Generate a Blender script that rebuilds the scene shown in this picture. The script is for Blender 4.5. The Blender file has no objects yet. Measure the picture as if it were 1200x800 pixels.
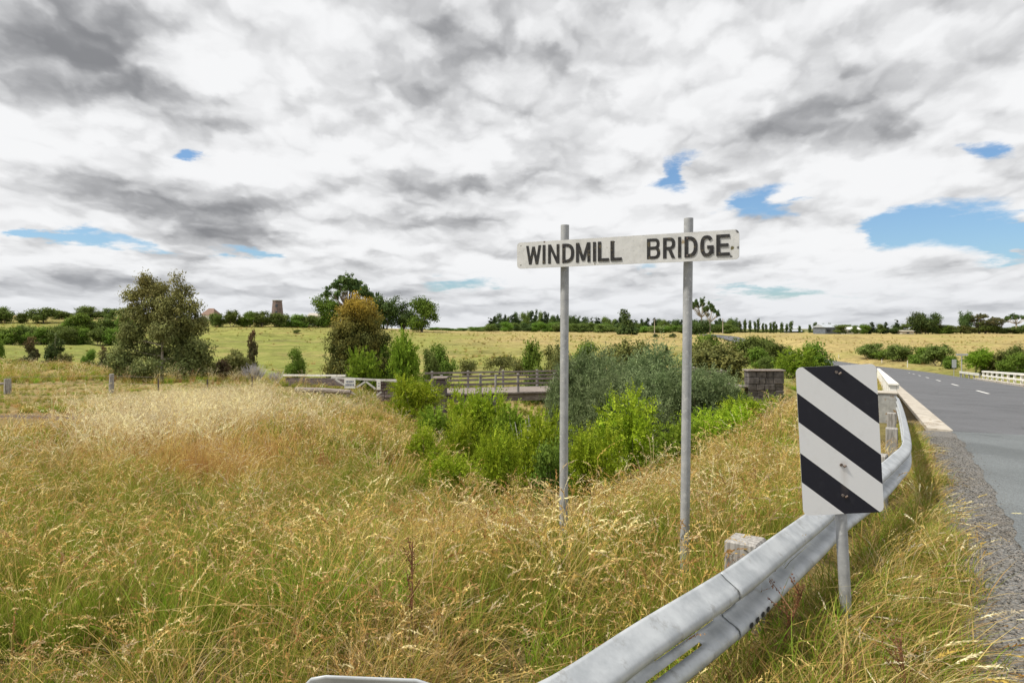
import bpy, math, random
import numpy as np
from mathutils import Vector
R = math.radians
random.seed(7); RNG = np.random.default_rng(7)
SC = bpy.context.scene; COL = SC.collection

# ------------------------------------------------------------------ camera, world, sun, exposure
CAMH, FPX, HOR = 1.6, 800.0, 385.0          # eye height, focal length (px of a 1200 px wide frame), horizon row
cam = bpy.data.objects.new('camera', bpy.data.cameras.new('camera')); COL.objects.link(cam)
cam.location = (0, 0, CAMH); cam.rotation_euler = (R(90), 0, 0)
cam.data.sensor_width = 36; cam.data.lens = 24.0; cam.data.shift_y = -15/1200
cam.data.clip_start = .05; cam.data.clip_end = 12000
SC.camera = cam
SC.view_settings.view_transform = 'Standard'; SC.view_settings.look = 'None'
SC.view_settings.exposure = 0.0; SC.view_settings.gamma = 1
SC.render.engine = 'CYCLES'
SC.cycles.max_bounces = 4; SC.cycles.diffuse_bounces = 2; SC.cycles.transmission_bounces = 3; SC.cycles.glossy_bounces = 2
SUN_EL, SUN_AZ = 57.0, -102.0                # azimuth from +Y, clockwise (negative: from the left)
sd = Vector((math.sin(R(SUN_AZ))*math.cos(R(SUN_EL)), math.cos(R(SUN_AZ))*math.cos(R(SUN_EL)), math.sin(R(SUN_EL))))
sun = bpy.data.objects.new('sun', bpy.data.lights.new('sun', 'SUN')); COL.objects.link(sun)
sun.rotation_euler = (-sd).to_track_quat('-Z', 'Y').to_euler()
sun.data.energy = 4.9; sun.data.angle = R(4.0); sun.data.color = (1.0, .94, .82)

class NT:
    """small helper that writes shader node chains"""
    def __init__(s, nt): s.t = nt; s.n = nt.nodes; s.l = nt.links
    def new(s, typ, **kw):
        n = s.n.new(typ)
        for k, v in kw.items(): setattr(n, k, v)
        return n
    def put(s, sock, v):
        if isinstance(v, bpy.types.NodeSocket): s.l.new(v, sock)
        else: sock.default_value = v
    def m(s, op, a, b=0.0, c=0.0, clamp=False):
        n = s.new('ShaderNodeMath', operation=op, use_clamp=clamp)
        for i, v in enumerate((a, b, c)):
            if i < len(n.inputs): s.put(n.inputs[i], v)
        return n.outputs[0]
    def step(s, a, lo, hi):
        n = s.new('ShaderNodeMapRange', interpolation_type='SMOOTHSTEP')
        s.put(n.inputs[0], a); s.put(n.inputs[1], lo); s.put(n.inputs[2], hi); return n.outputs[0]
    def noise(s, vec, scale, detail=4, rough=.55, dist=0.0):
        n = s.new('ShaderNodeTexNoise')
        if vec is not None: s.put(n.inputs['Vector'], vec)
        n.inputs['Scale'].default_value = scale; n.inputs['Detail'].default_value = detail
        n.inputs['Roughness'].default_value = rough; n.inputs['Distortion'].default_value = dist
        return n.outputs[0]
    def mix(s, f, a, b):
        n = s.new('ShaderNodeMix', data_type='RGBA')
        s.put(n.inputs[0], f)
        for i, v in ((6, a), (7, b)):
            s.put(n.inputs[i], v if isinstance(v, bpy.types.NodeSocket) else (*v[:3], 1))
        return n.outputs[2]
    def xyz(s, v):
        n = s.new('ShaderNodeSeparateXYZ'); s.put(n.inputs[0], v); return n.outputs
    def comb(s, x, y, z):
        n = s.new('ShaderNodeCombineXYZ')
        for i, v in enumerate((x, y, z)): s.put(n.inputs[i], v)
        return n.outputs[0]

world = bpy.data.worlds.new('World'); SC.world = world; world.use_nodes = True
world.node_tree.nodes.clear(); W = NT(world.node_tree)
SKY_STR = .10
sky = W.new('ShaderNodeTexSky', sky_type='NISHITA'); sky.sun_disc = False
sky.sun_elevation = R(SUN_EL); sky.sun_rotation = R(SUN_AZ)
gen = W.new('ShaderNodeTexCoord').outputs['Generated']
dx, dy, dz = W.xyz(gen)
zc = W.m('MAXIMUM', dz, 0.0); zz = W.m('ADD', zc, .16)
px, py = W.m('DIVIDE', dx, zz), W.m('DIVIDE', dy, zz)
P = W.comb(px, py, 0.0)
az = W.m('ARCTAN2', dx, dy); el = W.m('ARCSINE', dz)
wv = W.new('ShaderNodeTexNoise'); W.l.new(P, wv.inputs['Vector']); wv.inputs['Scale'].default_value = 2.6; wv.inputs['Detail'].default_value = 6; wv.inputs['Roughness'].default_value = .62
wsep = W.new('ShaderNodeSeparateColor'); W.l.new(wv.outputs['Color'], wsep.inputs[0])
wn, wn2 = W.m('SUBTRACT', wsep.outputs[0], .5), W.m('SUBTRACT', wsep.outputs[1], .5)
azw = W.m('ADD', az, W.m('MULTIPLY', wn, .22)); elw = W.m('ADD', el, W.m('MULTIPLY', wn2, W.m('MULTIPLY_ADD', zc, .22, .035)))
def blob(u, v, su, sv):
    a0 = math.atan((u-600)/800); e0 = math.atan((HOR-v)/800*math.cos(a0))
    ka = math.cos(a0)**2; ke = math.cos(a0)
    a = W.m('DIVIDE', W.m('SUBTRACT', azw, a0), su/800*ka); e = W.m('DIVIDE', W.m('SUBTRACT', elw, e0), sv/800*ke)
    q = W.m('ADD', W.m('MULTIPLY', a, a), W.m('MULTIPLY', e, e))
    return W.m('POWER', 2.718, W.m('MULTIPLY', q, -1.0))
def total(lst):
    acc = None
    for (u, v, su, sv, k) in lst:
        b = W.m('MULTIPLY', blob(u, v, su, sv), k)
        acc = b if acc is None else W.m('ADD', acc, b)
    return acc
gaps = total([(774, 203, 32, 24, 1.05), (895, 236, 48, 26, 1.1), (1120, 272, 100, 28, 1.15), (1190, 285, 40, 26, .9), (1178, 172, 50, 16, 1.0), (1035, 268, 40, 14, .85),
              (222, 190, 24, 10, .95), (95, 281, 90, 11, 1.0), (190, 290, 40, 8, .7), (285, 296, 36, 9, .95), (890, 342, 66, 10, 1.0), (545, 331, 55, 9, .9), (20, 270, 40, 10, .9), (760, 312, 46, 9, .7), (1000, 345, 40, 7, .5)])
dark = total([(100, 35, 180, 62, 1.15), (60, 105, 120, 40, .9), (600, 180, 120, 45, .95), (490, 232, 120, 24, .75), (890, 160, 140, 36, .75),
              (1030, 105, 170, 40, .6), (290, 265, 70, 22, .65), (130, 225, 120, 18, .4), (430, 90, 80, 40, .35), (1120, 345, 140, 16, .5),
              (760, 50, 150, 40, .35), (90, 335, 120, 18, .5), (560, 345, 120, 12, .45), (540, 60, 60, 60, .35), (1090, 160, 90, 22, .45), (950, 320, 90, 12, .35), (330, 340, 160, 14, .4)])
bright = total([(340, 130, 100, 60, .75), (700, 245, 90, 28, .7), (690, 100, 90, 30, .5), (1080, 212, 130, 22, .9), (850, 262, 100, 28, .75),
                (960, 292, 70, 26, .75), (50, 180, 130, 26, .8), (250, 55, 50, 60, .55), (80, 302, 100, 10, .6), (650, 325, 120, 16, .5), (200, 312, 150, 8, .6),
                (410, 290, 90, 12, .6), (860, 362, 150, 10, .4)])
# cloud coordinates: constant-aspect cells that shrink towards the horizon
CU = W.m('DIVIDE', W.m('MULTIPLY', az, 3.3), W.m('POWER', W.m('ADD', zc, .12), .24)); CV = W.m('MULTIPLY', W.m('LOGARITHM', W.m('ADD', zc, .13), 2.71828), 2.9)
d1 = W.new('ShaderNodeTexNoise', noise_dimensions='2D'); W.l.new(W.comb(CU, CV, 0.0), d1.inputs['Vector']); d1.inputs['Scale'].default_value = 3.2; d1.inputs['Detail'].default_value = 4; d1.inputs['Roughness'].default_value = .55
ds = W.new('ShaderNodeSeparateColor'); W.l.new(d1.outputs['Color'], ds.inputs[0])
WU = W.m('MULTIPLY_ADD', W.m('SUBTRACT', ds.outputs[0], .5), .30, CU); WV = W.m('MULTIPLY_ADD', W.m('SUBTRACT', ds.outputs[1], .5), .30, CV)
def puffs(du, dv, scale, detail, rough):
    n = W.new('ShaderNodeTexVoronoi', voronoi_dimensions='2D', feature='SMOOTH_F1'); W.l.new(W.comb(W.m('ADD', WU, du), W.m('ADD', WV, dv), 0.0), n.inputs['Vector'])
    n.inputs['Scale'].default_value = scale; n.inputs['Detail'].default_value = detail; n.inputs['Roughness'].default_value = rough; n.normalize = True; n.inputs['Smoothness'].default_value = .55
    return W.m('SUBTRACT', 1.0, n.outputs['Distance'])
def n2(scale, detail, rough, du=0.0, dv=0.0):
    n = W.new('ShaderNodeTexNoise', noise_dimensions='2D'); W.l.new(W.comb(W.m('ADD', WU, du), W.m('ADD', WV, dv), 0.0), n.inputs['Vector'])
    n.inputs['Scale'].default_value = scale; n.inputs['Detail'].default_value = detail; n.inputs['Roughness'].default_value = rough; return n.outputs[0]
h0, h1 = puffs(3.1, 1.7, 1.5, 3.0, .5), puffs(3.1, 1.82, 1.5, 2.0, .45)
soft = n2(.9, 6, .52, 8.3, 2.2)
lit = W.m('SUBTRACT', h0, h1)
cover = W.step(W.m('SUBTRACT', W.m('MULTIPLY_ADD', n2(2.4, 7, .55, 1.1, 4.0), .75, W.m('MULTIPLY', h0, .55)), W.m('MULTIPLY', gaps, .80)), .03, .46)
g = W.m('MULTIPLY_ADD', W.m('SUBTRACT', dark, bright), .62, W.m('MULTIPLY', W.m('SUBTRACT', soft, .5), 2.3))
g = W.m('MULTIPLY_ADD', lit, -3.6, g)
g = W.m('MULTIPLY_ADD', W.m('SUBTRACT', h0, .72), -1.1, W.m('ADD', g, .16))
grey = W.step(g, -.35, 1.65)
ccol = W.mix(grey, (.925, .93, .94), (.25, .255, .27))
lowfog = W.step(el, .11, .0)
ccol = W.mix(W.m('MULTIPLY', lowfog, .4), ccol, (.66, .69, .74))
blu = W.new('ShaderNodeVectorMath', operation='MULTIPLY'); W.l.new(sky.outputs[0], blu.inputs[0]); blu.inputs[1].default_value = (SKY_STR*.95, SKY_STR*1.18, SKY_STR*1.38)
skyc = blu
skyb = W.mix(1.0, skyc.outputs[0], skyc.outputs[0])
allc = W.mix(cover, skyb, ccol)
bg = W.new('ShaderNodeBackground'); W.l.new(allc, bg.inputs[0]); bg.inputs[1].default_value = 1.0
sc2 = W.new('ShaderNodeVectorMath', operation='SCALE'); W.l.new(allc, sc2.inputs[0]); sc2.inputs['Scale'].default_value = 1/SKY_STR
W.l.new(sc2.outputs[0], bg.inputs[0]); bg.inputs[1].default_value = SKY_STR
wo = W.new('ShaderNodeOutputWorld'); W.l.new(bg.outputs[0], wo.inputs[0])

# ------------------------------------------------------------------ helpers: tagging, meshes
def tag(o, label=None, cat=None, group=None, kind=None):
    if label: o['label'] = label
    if cat: o['category'] = cat
    if group: o['group'] = group
    if kind: o['kind'] = kind
    return o
def thing(name, label, cat, loc=(0, 0, 0), rz=0, group=None):
    o = bpy.data.objects.new(name, None); COL.objects.link(o); o.empty_display_size = .2
    o.location = loc; o.rotation_euler = (0, 0, rz)
    return tag(o, label, cat, group)
def link(name, me, parent=None, label=None):
    o = bpy.data.objects.new(name, me); COL.objects.link(o)
    if parent: o.parent = parent
    if label: o['label'] = label
    return o
def mesh(name, V, F, mat=None, C=None, smooth=False, mats=None, MI=None):
    """V (n,3), F list of index tuples or (m,k) array, C per-vertex colour"""
    me = bpy.data.meshes.new(name)
    V = np.asarray(V, dtype=np.float32).reshape(-1, 3)
    if isinstance(F, np.ndarray):
        k = F.shape[1]; m = F.shape[0]
        me.vertices.add(len(V)); me.vertices.foreach_set('co', V.ravel())
        me.loops.add(m*k); me.loops.foreach_set('vertex_index', F.astype(np.int32).ravel())
        me.polygons.add(m); me.polygons.foreach_set('loop_start', np.arange(0, m*k, k, dtype=np.int32))
        try: me.polygons.foreach_set('loop_total', np.full(m, k, dtype=np.int32))
        except Exception: pass
        me.update(calc_edges=True)
    else:
        me.from_pydata([tuple(v) for v in V], [], [tuple(f) for f in F]); me.update()
    if C is not None:
        a = me.color_attributes.new('Col', 'FLOAT_COLOR', 'POINT')
        c = np.ones((len(V), 4), np.float32); c[:, :3] = C; a.data.foreach_set('color', c.ravel())
    for mm in (mats or ([mat] if mat else [])): me.materials.append(mm)
    if MI is not None: me.polygons.foreach_set('material_index', np.asarray(MI, np.int32))
    if smooth: me.polygons.foreach_set('use_smooth', np.ones(len(me.polygons), dtype=bool))
    me.validate(); return me
class MB:
    def __init__(s): s.v = []; s.f = []
    def add(s, V, F):
        o = len(s.v); s.v += [tuple(map(float, v)) for v in V]; s.f += [tuple(i+o for i in f) for f in F]
    def box(s, c, size, rot=None, bev=0.0):
        hx, hy, hz = [a/2 for a in size]; b = min(bev, hx*.9, hy*.9, hz*.9)
        if b <= 0:
            V = [Vector((x*hx, y*hy, z*hz)) for x in (-1, 1) for y in (-1, 1) for z in (-1, 1)]
            F = [(0, 1, 3, 2), (4, 6, 7, 5), (0, 4, 5, 1), (2, 3, 7, 6), (0, 2, 6, 4), (1, 5, 7, 3)]
        else:
            # octagon-plan box with chamfered vertical edges and top/bottom
            ring = [(hx-b, -hy), (hx, -hy+b), (hx, hy-b), (hx-b, hy), (-hx+b, hy), (-hx, hy-b), (-hx, -hy+b), (-hx+b, -hy)]
            inn = [(max(-hx+b, min(hx-b, x)), max(-hy+b, min(hy-b, y))) for x, y in ring]
            V = []
            for z, rr in ((-hz, inn), (-hz+b, ring), (hz-b, ring), (hz, inn)): V += [Vector((x, y, z)) for x, y in rr]
            F = [tuple(range(7, -1, -1)), tuple(range(24, 32))]
            for k in range(3):
                for i in range(8): F.append((k*8+i, k*8+(i+1) % 8, k*8+8+(i+1) % 8, k*8+8+i))
        if rot is not None: V = [rot @ v for v in V]
        c = Vector(c); s.add([v+c for v in V], F)
    def bar(s, p, q, w, h, up=(0, 0, 1), bev=0.0):
        p, q = Vector(p), Vector(q); d = q-p; L = d.length; x = d.normalized(); u = Vector(up)
        y = u.cross(x).normalized(); z = x.cross(y)
        from mathutils import Matrix
        rot = Matrix((x, y, z)).transposed()
        s.box((p+q)/2, (L, w, h), rot, bev)
    def tube(s, pts, rad, n=8, cap=True):
        pts = [Vector(p) for p in pts]; rad = rad if isinstance(rad, (list, tuple)) else [rad]*len(pts)
        rings = []
        for i, p in enumerate(pts):
            d = (pts[min(i+1, len(pts)-1)]-pts[max(i-1, 0)]).normalized()
            a = Vector((0, 0, 1)) if abs(d.z) < .9 else Vector((1, 0, 0))
            x = d.cross(a).normalized(); y = d.cross(x)
            rings.append([p+(x*math.cos(2*math.pi*k/n)+y*math.sin(2*math.pi*k/n))*rad[i] for k in range(n)])
        V = [v for r in rings for v in r]
        F = [(i*n+k, i*n+(k+1) % n, (i+1)*n+(k+1) % n, (i+1)*n+k) for i in range(len(pts)-1) for k in range(n)]
        if cap: F += [tuple(range(n))[::-1], tuple(range((len(pts)-1)*n, len(pts)*n))]
        s.add(V, F)
    def mesh(s, name, mat, smooth=False): return mesh(name, s.v, s.f, mat, smooth=smooth)
    def part(s, name, mat, parent=None, label=None, smooth=False):
        me = s.mesh(name, mat, False)
        if smooth:
            me.polygons.foreach_set('use_smooth', np.ones(len(me.polygons), dtype=bool))
            try: me.set_sharp_from_angle(angle=R(40))
            except Exception: pass
        return link(name, me, parent, label)

# ------------------------------------------------------------------ terrain function
SA = math.atan(.529)                     # road heading right of the camera axis
SX, SY = math.sin(SA), math.cos(SA)
def st(x, y): return x*SX+y*SY, x*SY-y*SX           # along, lateral (right positive)
def xy(s, t): return s*SX+t*SY, s*SY-t*SX
def zr(s): return -.045*s
PROF = {   # column -> (distance, height) of the natural ground
 -300: [(0, -.1), (4, -.12), (8, -.4), (20, -1.05), (34, -1.75), (60, -1.5), (75, -3.3), (110, -4.0), (190, -2.4), (280, 6.6), (320, 8.6), (600, 9), (4000, 9)],
 0:   [(0, -.1), (4, -.12), (8, -.4), (20, -1.1), (34, -1.8), (60, -1.55), (75, -3.5), (110, -4.0), (190, -2.7), (280, 6.2), (320, 8.0), (600, 9), (4000, 9)],
 150: [(0, -.1), (4, -.12), (8, -.4), (20, -1.1), (34, -1.75), (55, -1.75), (75, -3.5), (110, -4.1), (190, -2.6), (280, 5.6), (330, 7.6), (600, 8), (4000, 8)],
 280: [(0, -.1), (4, -.13), (8, -.45), (20, -1.15), (34, -1.75), (46, -1.9), (58, -3.2), (75, -3.3), (110, -4.0), (185, -2.5), (196, -1.6), (270, 4.0), (330, 5.5), (600, 6), (4000, 6)],
 420: [(0, -.1), (4, -.15), (8, -.5), (20, -1.35), (36, -2.45), (42, -2.6), (55, -3.6), (75, -3.6), (110, -4.2), (190, -2.6), (262, 1.5), (330, 2.5), (600, 2.5), (4000, 2)],
 500: [(0, -.1), (4, -.18), (8, -.75), (16, -1.8), (25, -2.3), (34, -3.2), (42, -4.6), (50, -4.8), (60, -3.9), (110, -4.2), (195, -2.0), (280, .3), (400, .6), (4000, .6)],
 580: [(0, -.1), (4, -.22), (8, -.95), (14, -2.2), (24, -4.0), (34, -6.2), (46, -6.5), (56, -4.2), (70, -3.8), (110, -4.3), (200, -1.6), (300, -.2), (400, 0), (4000, 0)],
 700: [(0, -.1), (4, -.25), (8, -.95), (14, -2.4), (24, -4.6), (34, -6.6), (48, -6.6), (58, -4.4), (75, -4.0), (110, -4.3), (200, -1.9), (300, -.6), (400, -.6), (4000, -.5)],
 820: [(0, -.1), (4, -.25), (9, -1.2), (14, -2.5), (24, -4.6), (36, -6.6), (46, -6.3), (58, -4.0), (80, -4.1), (120, -4.4), (200, -2.6), (300, -1.0), (400, -1.0), (4000, -.6)],
 900: [(0, -.1), (5, -.5), (12, -1.6), (24, -4.2), (36, -6.0), (44, -4.2), (50, -2.6), (60, -3.2), (80, -4.6), (130, -5.2), (200, -3.4), (300, -1.1), (400, -1.1), (4000, -.6)],
 1000:[(0, -.1), (10, -1.5), (25, -4), (60, -5.4), (100, -6.0), (150, -7.0), (185, -7.0), (225, -4.2), (300, -1.15), (400, -1.1), (4000, -.6)],
 1200:[(0, -.1), (10, -1.2), (30, -3.2), (60, -5.6), (100, -6.0), (150, -6.6), (185, -6.0), (220, -3.9), (300, -1.0), (400, -.9), (4000, -.5)],
 1500:[(0, -.1), (10, -1.0), (30, -2.8), (60, -5.0), (100, -5.6), (150, -4.8), (200, -3.4), (300, -.8), (400, -.7), (4000, -.4)]}
PU = np.array(sorted(PROF)); PD = np.unique(np.concatenate([[d for d, _ in PROF[u]] for u in PU] + [np.geomspace(1, 4000, 120)]))
def _smooth(arr):
    k = np.array([1, 2, 3, 2, 1.])/9
    return np.convolve(np.pad(arr, 2, mode='edge'), k, 'valid')
PT = np.array([_smooth(np.interp(PD, [d for d, _ in PROF[u]], [z for _, z in PROF[u]])) for u in PU])
# road centre line (x, y, z); straight, then bending left up the far side
ROAD = [(*xy(s, 6.0), zr(s)) for s in np.arange(-80, 151, 10.)]
ROAD += [(80.5, 146, -7.2), (84.0, 165, -7.5), (86.3, 188, -7.5), (87.8, 212, -6.9), (88.8, 236, -5.6), (89.6, 262, -3.6), (90.3, 288, -1.8), (91, 330, -1.0)]
def _refine(P, n=4):
    P = np.array(P); out = []
    for i in range(len(P)-1):
        p0, p1, p2, p3 = P[max(i-1, 0)], P[i], P[i+1], P[min(i+2, len(P)-1)]
        for k in range(n):
            u = k/n; out.append(.5*((2*p1)+(-p0+p2)*u+(2*p0-5*p1+4*p2-p3)*u*u+(-p0+3*p1-3*p2+p3)*u**3))
    out.append(P[-1]); return np.array(out)
RC = _refine(ROAD, 2)
def road_rel(x, y):
    """signed lateral offset from the centre line (right positive) and road height there"""
    x, y = np.asarray(x, float), np.asarray(y, float)
    best = np.full(x.shape, 1e9); lat = np.zeros(x.shape); zz = np.zeros(x.shape)
    for a, b in zip(RC[:-1], RC[1:]):
        d = b[:2]-a[:2]; L2 = d@d; k = np.clip(((x-a[0])*d[0]+(y-a[1])*d[1])/L2, 0, 1)
        ex, ey = x-(a[0]+k*d[0]), y-(a[1]+k*d[1]); r = np.hypot(ex, ey); m = r < best
        sg = np.sign(ex*d[1]-ey*d[0])
        best = np.where(m, r, best); lat = np.where(m, r*sg, lat); zz = np.where(m, a[2]+k*(b[2]-a[2]), zz)
    return lat, zz
def terrain(x, y):
    x, y = np.atleast_1d(np.asarray(x, float)), np.atleast_1d(np.asarray(y, float))
    a = np.arctan2(x, y); r = np.hypot(x, y); ac = np.clip(a, -R(48), R(48))
    u = 600+800*np.tan(ac); d = r*np.cos(ac)
    ui = np.clip(np.interp(u, PU, np.arange(len(PU))), 0, len(PU)-1.001); di = np.clip(np.interp(d, PD, np.arange(len(PD))), 0, len(PD)-1.001)
    i, j = ui.astype(int), di.astype(int); fu, fd = ui-i, di-j; fu = fu*fu*(3-2*fu)
    z = (PT[i, j]*(1-fd)+PT[i, j+1]*fd)*(1-fu)+(PT[i+1, j]*(1-fd)+PT[i+1, j+1]*fd)*fu
    w = np.clip((np.abs(a)-R(70))/R(80), 0, 1); w = w*w*(3-2*w)
    z = z*(1-w)+(-.2)*w
    amp = np.clip(r/40, .12, 1.6)*.12
    z = z+amp*(np.sin(x*.9+np.sin(y*.5))*np.cos(y*.7+1)+.6*np.sin(x*.33+y*.21+2)+.8*np.sin(x*.11-y*.09))*np.where(r < 250, 1, .4)
    lat, rz = road_rel(x, y)
    off = np.maximum(0, np.where(lat < 0, -lat-7.9, lat-5.6))
    near = np.clip((60-r)/30, 0, 1)
    z = np.clip(z, rz-.05-off*.5, rz-.05+off*(.05+.3*(1-near)))
    s_, t_ = st(x, y); z = z+.27*np.exp(-((t_+.42)/.52)**2)*np.clip((s_-.5)/1.5, 0, 1)*np.clip((13-s_)/4, 0, 1)+.20*np.exp(-((t_+2.1)/.9)**2)*np.exp(-((s_-4.2)/2.4)**2)
    under = np.clip((5.2-np.abs(lat))/1.0, 0, 1)
    return z-under*np.clip(r/250, .03, .35)
def gz(x, y): return float(terrain(x, y)[0])
def spot(u, d): x = (u-600)/FPX*d; return x, d, gz(x, d)
def zat(v, d): return CAMH-(v-HOR)/FPX*d
def project(x, y, z):
    y = np.maximum(y, .05); return 600+FPX*x/y, HOR+FPX*(CAMH-z)/y

# ------------------------------------------------------------------ materials
def mat(name, build):
    m = bpy.data.materials.new(name); m.use_nodes = True; m.node_tree.nodes.clear(); n = NT(m.node_tree)
    out = n.new('ShaderNodeOutputMaterial'); b = n.new('ShaderNodeBsdfPrincipled')
    sh = build(n, b) or b.outputs[0]; n.l.new(sh, out.inputs[0]); return m
def geo_pos(n): return n.new('ShaderNodeNewGeometry').outputs['Position']
def obj_co(n): return n.new('ShaderNodeTexCoord').outputs['Object']
def bump(n, b, h, strength, dist):
    k = n.new('ShaderNodeBump'); k.inputs['Strength'].default_value = strength; k.inputs['Distance'].default_value = dist
    n.l.new(h, k.inputs['Height']); n.l.new(k.outputs[0], b.inputs['Normal'])
def leafy(trans=.30, rough=.6, spec=.08, vary=.18):
    def f(n, b):
        at = n.new('ShaderNodeAttribute', attribute_name='Col').outputs['Color']
        oi = n.new('ShaderNodeObjectInfo').outputs['Random']
        hs = n.new('ShaderNodeHueSaturation'); n.l.new(at, hs.inputs['Color'])
        n.l.new(n.m('MULTIPLY_ADD', oi, vary*.12, .5-vary*.06), hs.inputs['Hue'])
        n.l.new(n.m('MULTIPLY_ADD', oi, vary*2, 1-vary), hs.inputs['Value'])
        n.l.new(hs.outputs[0], b.inputs['Base Color']); b.inputs['Roughness'].default_value = rough
        b.inputs['Specular IOR Level'].default_value = spec
        t = n.new('ShaderNodeBsdfTranslucent'); n.l.new(hs.outputs[0], t.inputs[0])
        mx = n.new('ShaderNodeMixShader'); mx.inputs[0].default_value = trans
        n.l.new(b.outputs[0], mx.inputs[1]); n.l.new(t.outputs[0], mx.inputs[2]); return mx.outputs[0]
    return f
M = {}
M['leaf'] = mat('leaf', leafy())
M['grass'] = mat('grass_blade', leafy(.38, .55, .08, .3))
def m_simple(c1, c2, scale, rough=.8, spec=.3, metal=0.0, bs=0, bd=.01, detail=6, stretch=None, c3=None, sc3=1.0):
    def f(n, b):
        co = obj_co(n)
        if stretch:
            mp = n.new('ShaderNodeMapping'); mp.inputs['Scale'].default_value = stretch; n.l.new(co, mp.inputs[0]); co = mp.outputs[0]
        h = n.noise(co, scale, detail, .65)
        c = n.mix(n.step(h, .32, .68), c1, c2)
        if c3: c = n.mix(n.step(n.noise(co, sc3, 5, .7), .56, .66), c, c3)
        n.l.new(c, b.inputs['Base Color']); b.inputs['Roughness'].default_value = rough; b.inputs['Metallic'].default_value = metal
        b.inputs['Specular IOR Level'].default_value = spec
        if bs: bump(n, b, h, bs, bd)
    return f
M['bark'] = mat('bark', m_simple((.16, .12, .09), (.28, .23, .18), 6, bs=.5))
M['bark_pale'] = mat('pale_bark', m_simple((.34, .28, .22), (.5, .45, .38), 5, bs=.3))
M['dead'] = mat('dead_wood', m_simple((.36, .33, .33), (.52, .5, .5), 8))
M['galv'] = mat('galvanised_steel', m_simple((.40, .42, .44), (.50, .52, .54), 9, rough=.52, spec=.5, metal=.25, c3=(.58, .6, .61), sc3=26))
M['galv_rail'] = mat('galvanised_rail', m_simple((.36, .385, .41), (.53, .555, .58), 6, rough=.48, spec=.45, metal=.3, c3=(.345, .355, .36), sc3=7))
M['post_grey'] = mat('grey_painted_pipe', m_simple((.30, .31, .325), (.40, .41, .425), 14, rough=.5, spec=.4, metal=.15, c3=(.47, .48, .49), sc3=30))
M['slot_shade'] = mat('dark_slot', m_simple((.02, .02, .02), (.035, .035, .035), 9))  # near-black colour standing in for the shade seen through the rail slots
M['rust'] = mat('rusty_bolt', m_simple((.12, .08, .06), (.22, .2, .19), 40, rough=.6, metal=.4))
M['timber'] = mat('weathered_timber', m_simple((.20, .19, .178), (.41, .395, .378), 9, bs=.6, bd=.006, stretch=(6, 6, .7), c3=(.14, .12, .11), sc3=3))
M['timber_h'] = mat('weathered_rail_timber', m_simple((.15, .12, .105), (.31, .27, .245), 5, bs=.4, stretch=(.6, 3, 3)))
M['timber_dark'] = mat('dark_timber', m_simple((.07, .055, .055), (.17, .14, .14), 3, bs=.4, stretch=(.5, 2, 4)))
M['white_wood'] = mat('peeling_white_paint', m_simple((.60, .58, .55), (.78, .77, .74), 7, c3=(.34, .3, .27), sc3=6))
M['white_rail'] = mat('white_paint', m_simple((.74, .73, .68), (.84, .83, .79), 3, rough=.6, c3=(.55, .45, .4), sc3=3.5))
M['concrete'] = mat('concrete', m_simple((.34, .305, .26), (.52, .48, .42), 2.2, bs=.3, c3=(.23, .185, .14), sc3=1.6))
M['pylon'] = mat('lichen_concrete', m_simple((.26, .26, .255), (.40, .40, .39), 6, bs=.5, c3=(.24, .15, .07), sc3=7))
M['sheetmetal'] = mat('roof_metal', m_simple((.33, .36, .40), (.43, .46, .5), 1, rough=.5))
M['white_wall'] = mat('white_wall', m_simple((.62, .62, .6), (.75, .75, .72), 1))
M['dark_wall'] = mat('dark_wall', m_simple((.10, .12, .15), (.16, .18, .21), 1))
M['roof_brown'] = mat('tiled_roof', m_simple((.16, .10, .08), (.24, .16, .12), 3))
M['dark_stone'] = mat('dark_stone', m_simple((.055, .05, .048), (.15, .135, .13), 3, bs=.5))
M['glass'] = mat('window_glass', m_simple((.03, .04, .05), (.05, .06, .07), 1, rough=.1, spec=.6))
def m_brick(n, b):
    co = obj_co(n); br = n.new('ShaderNodeTexBrick'); n.l.new(co, br.inputs[0])
    mp = n.new('ShaderNodeMapping'); n.l.new(co, mp.inputs[0]); mp.inputs['Rotation'].default_value = (R(90), 0, 0); n.l.new(mp.outputs[0], br.inputs[0])
    br.inputs['Scale'].default_value = 2.0
    for k, c in (('Color1', (.19, .13, .115)), ('Color2', (.13, .10, .095)), ('Mortar', (.27, .235, .215))): br.inputs[k].default_value = (*c, 1)
    c = n.mix(n.step(n.noise(co, .9, 5, .7), .45, .65), br.outputs[0], (.1, .085, .09))
    n.l.new(c, b.inputs['Base Color']); b.inputs['Roughness'].default_value = .9
M['brick'] = mat('old_brick', m_brick)
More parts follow.
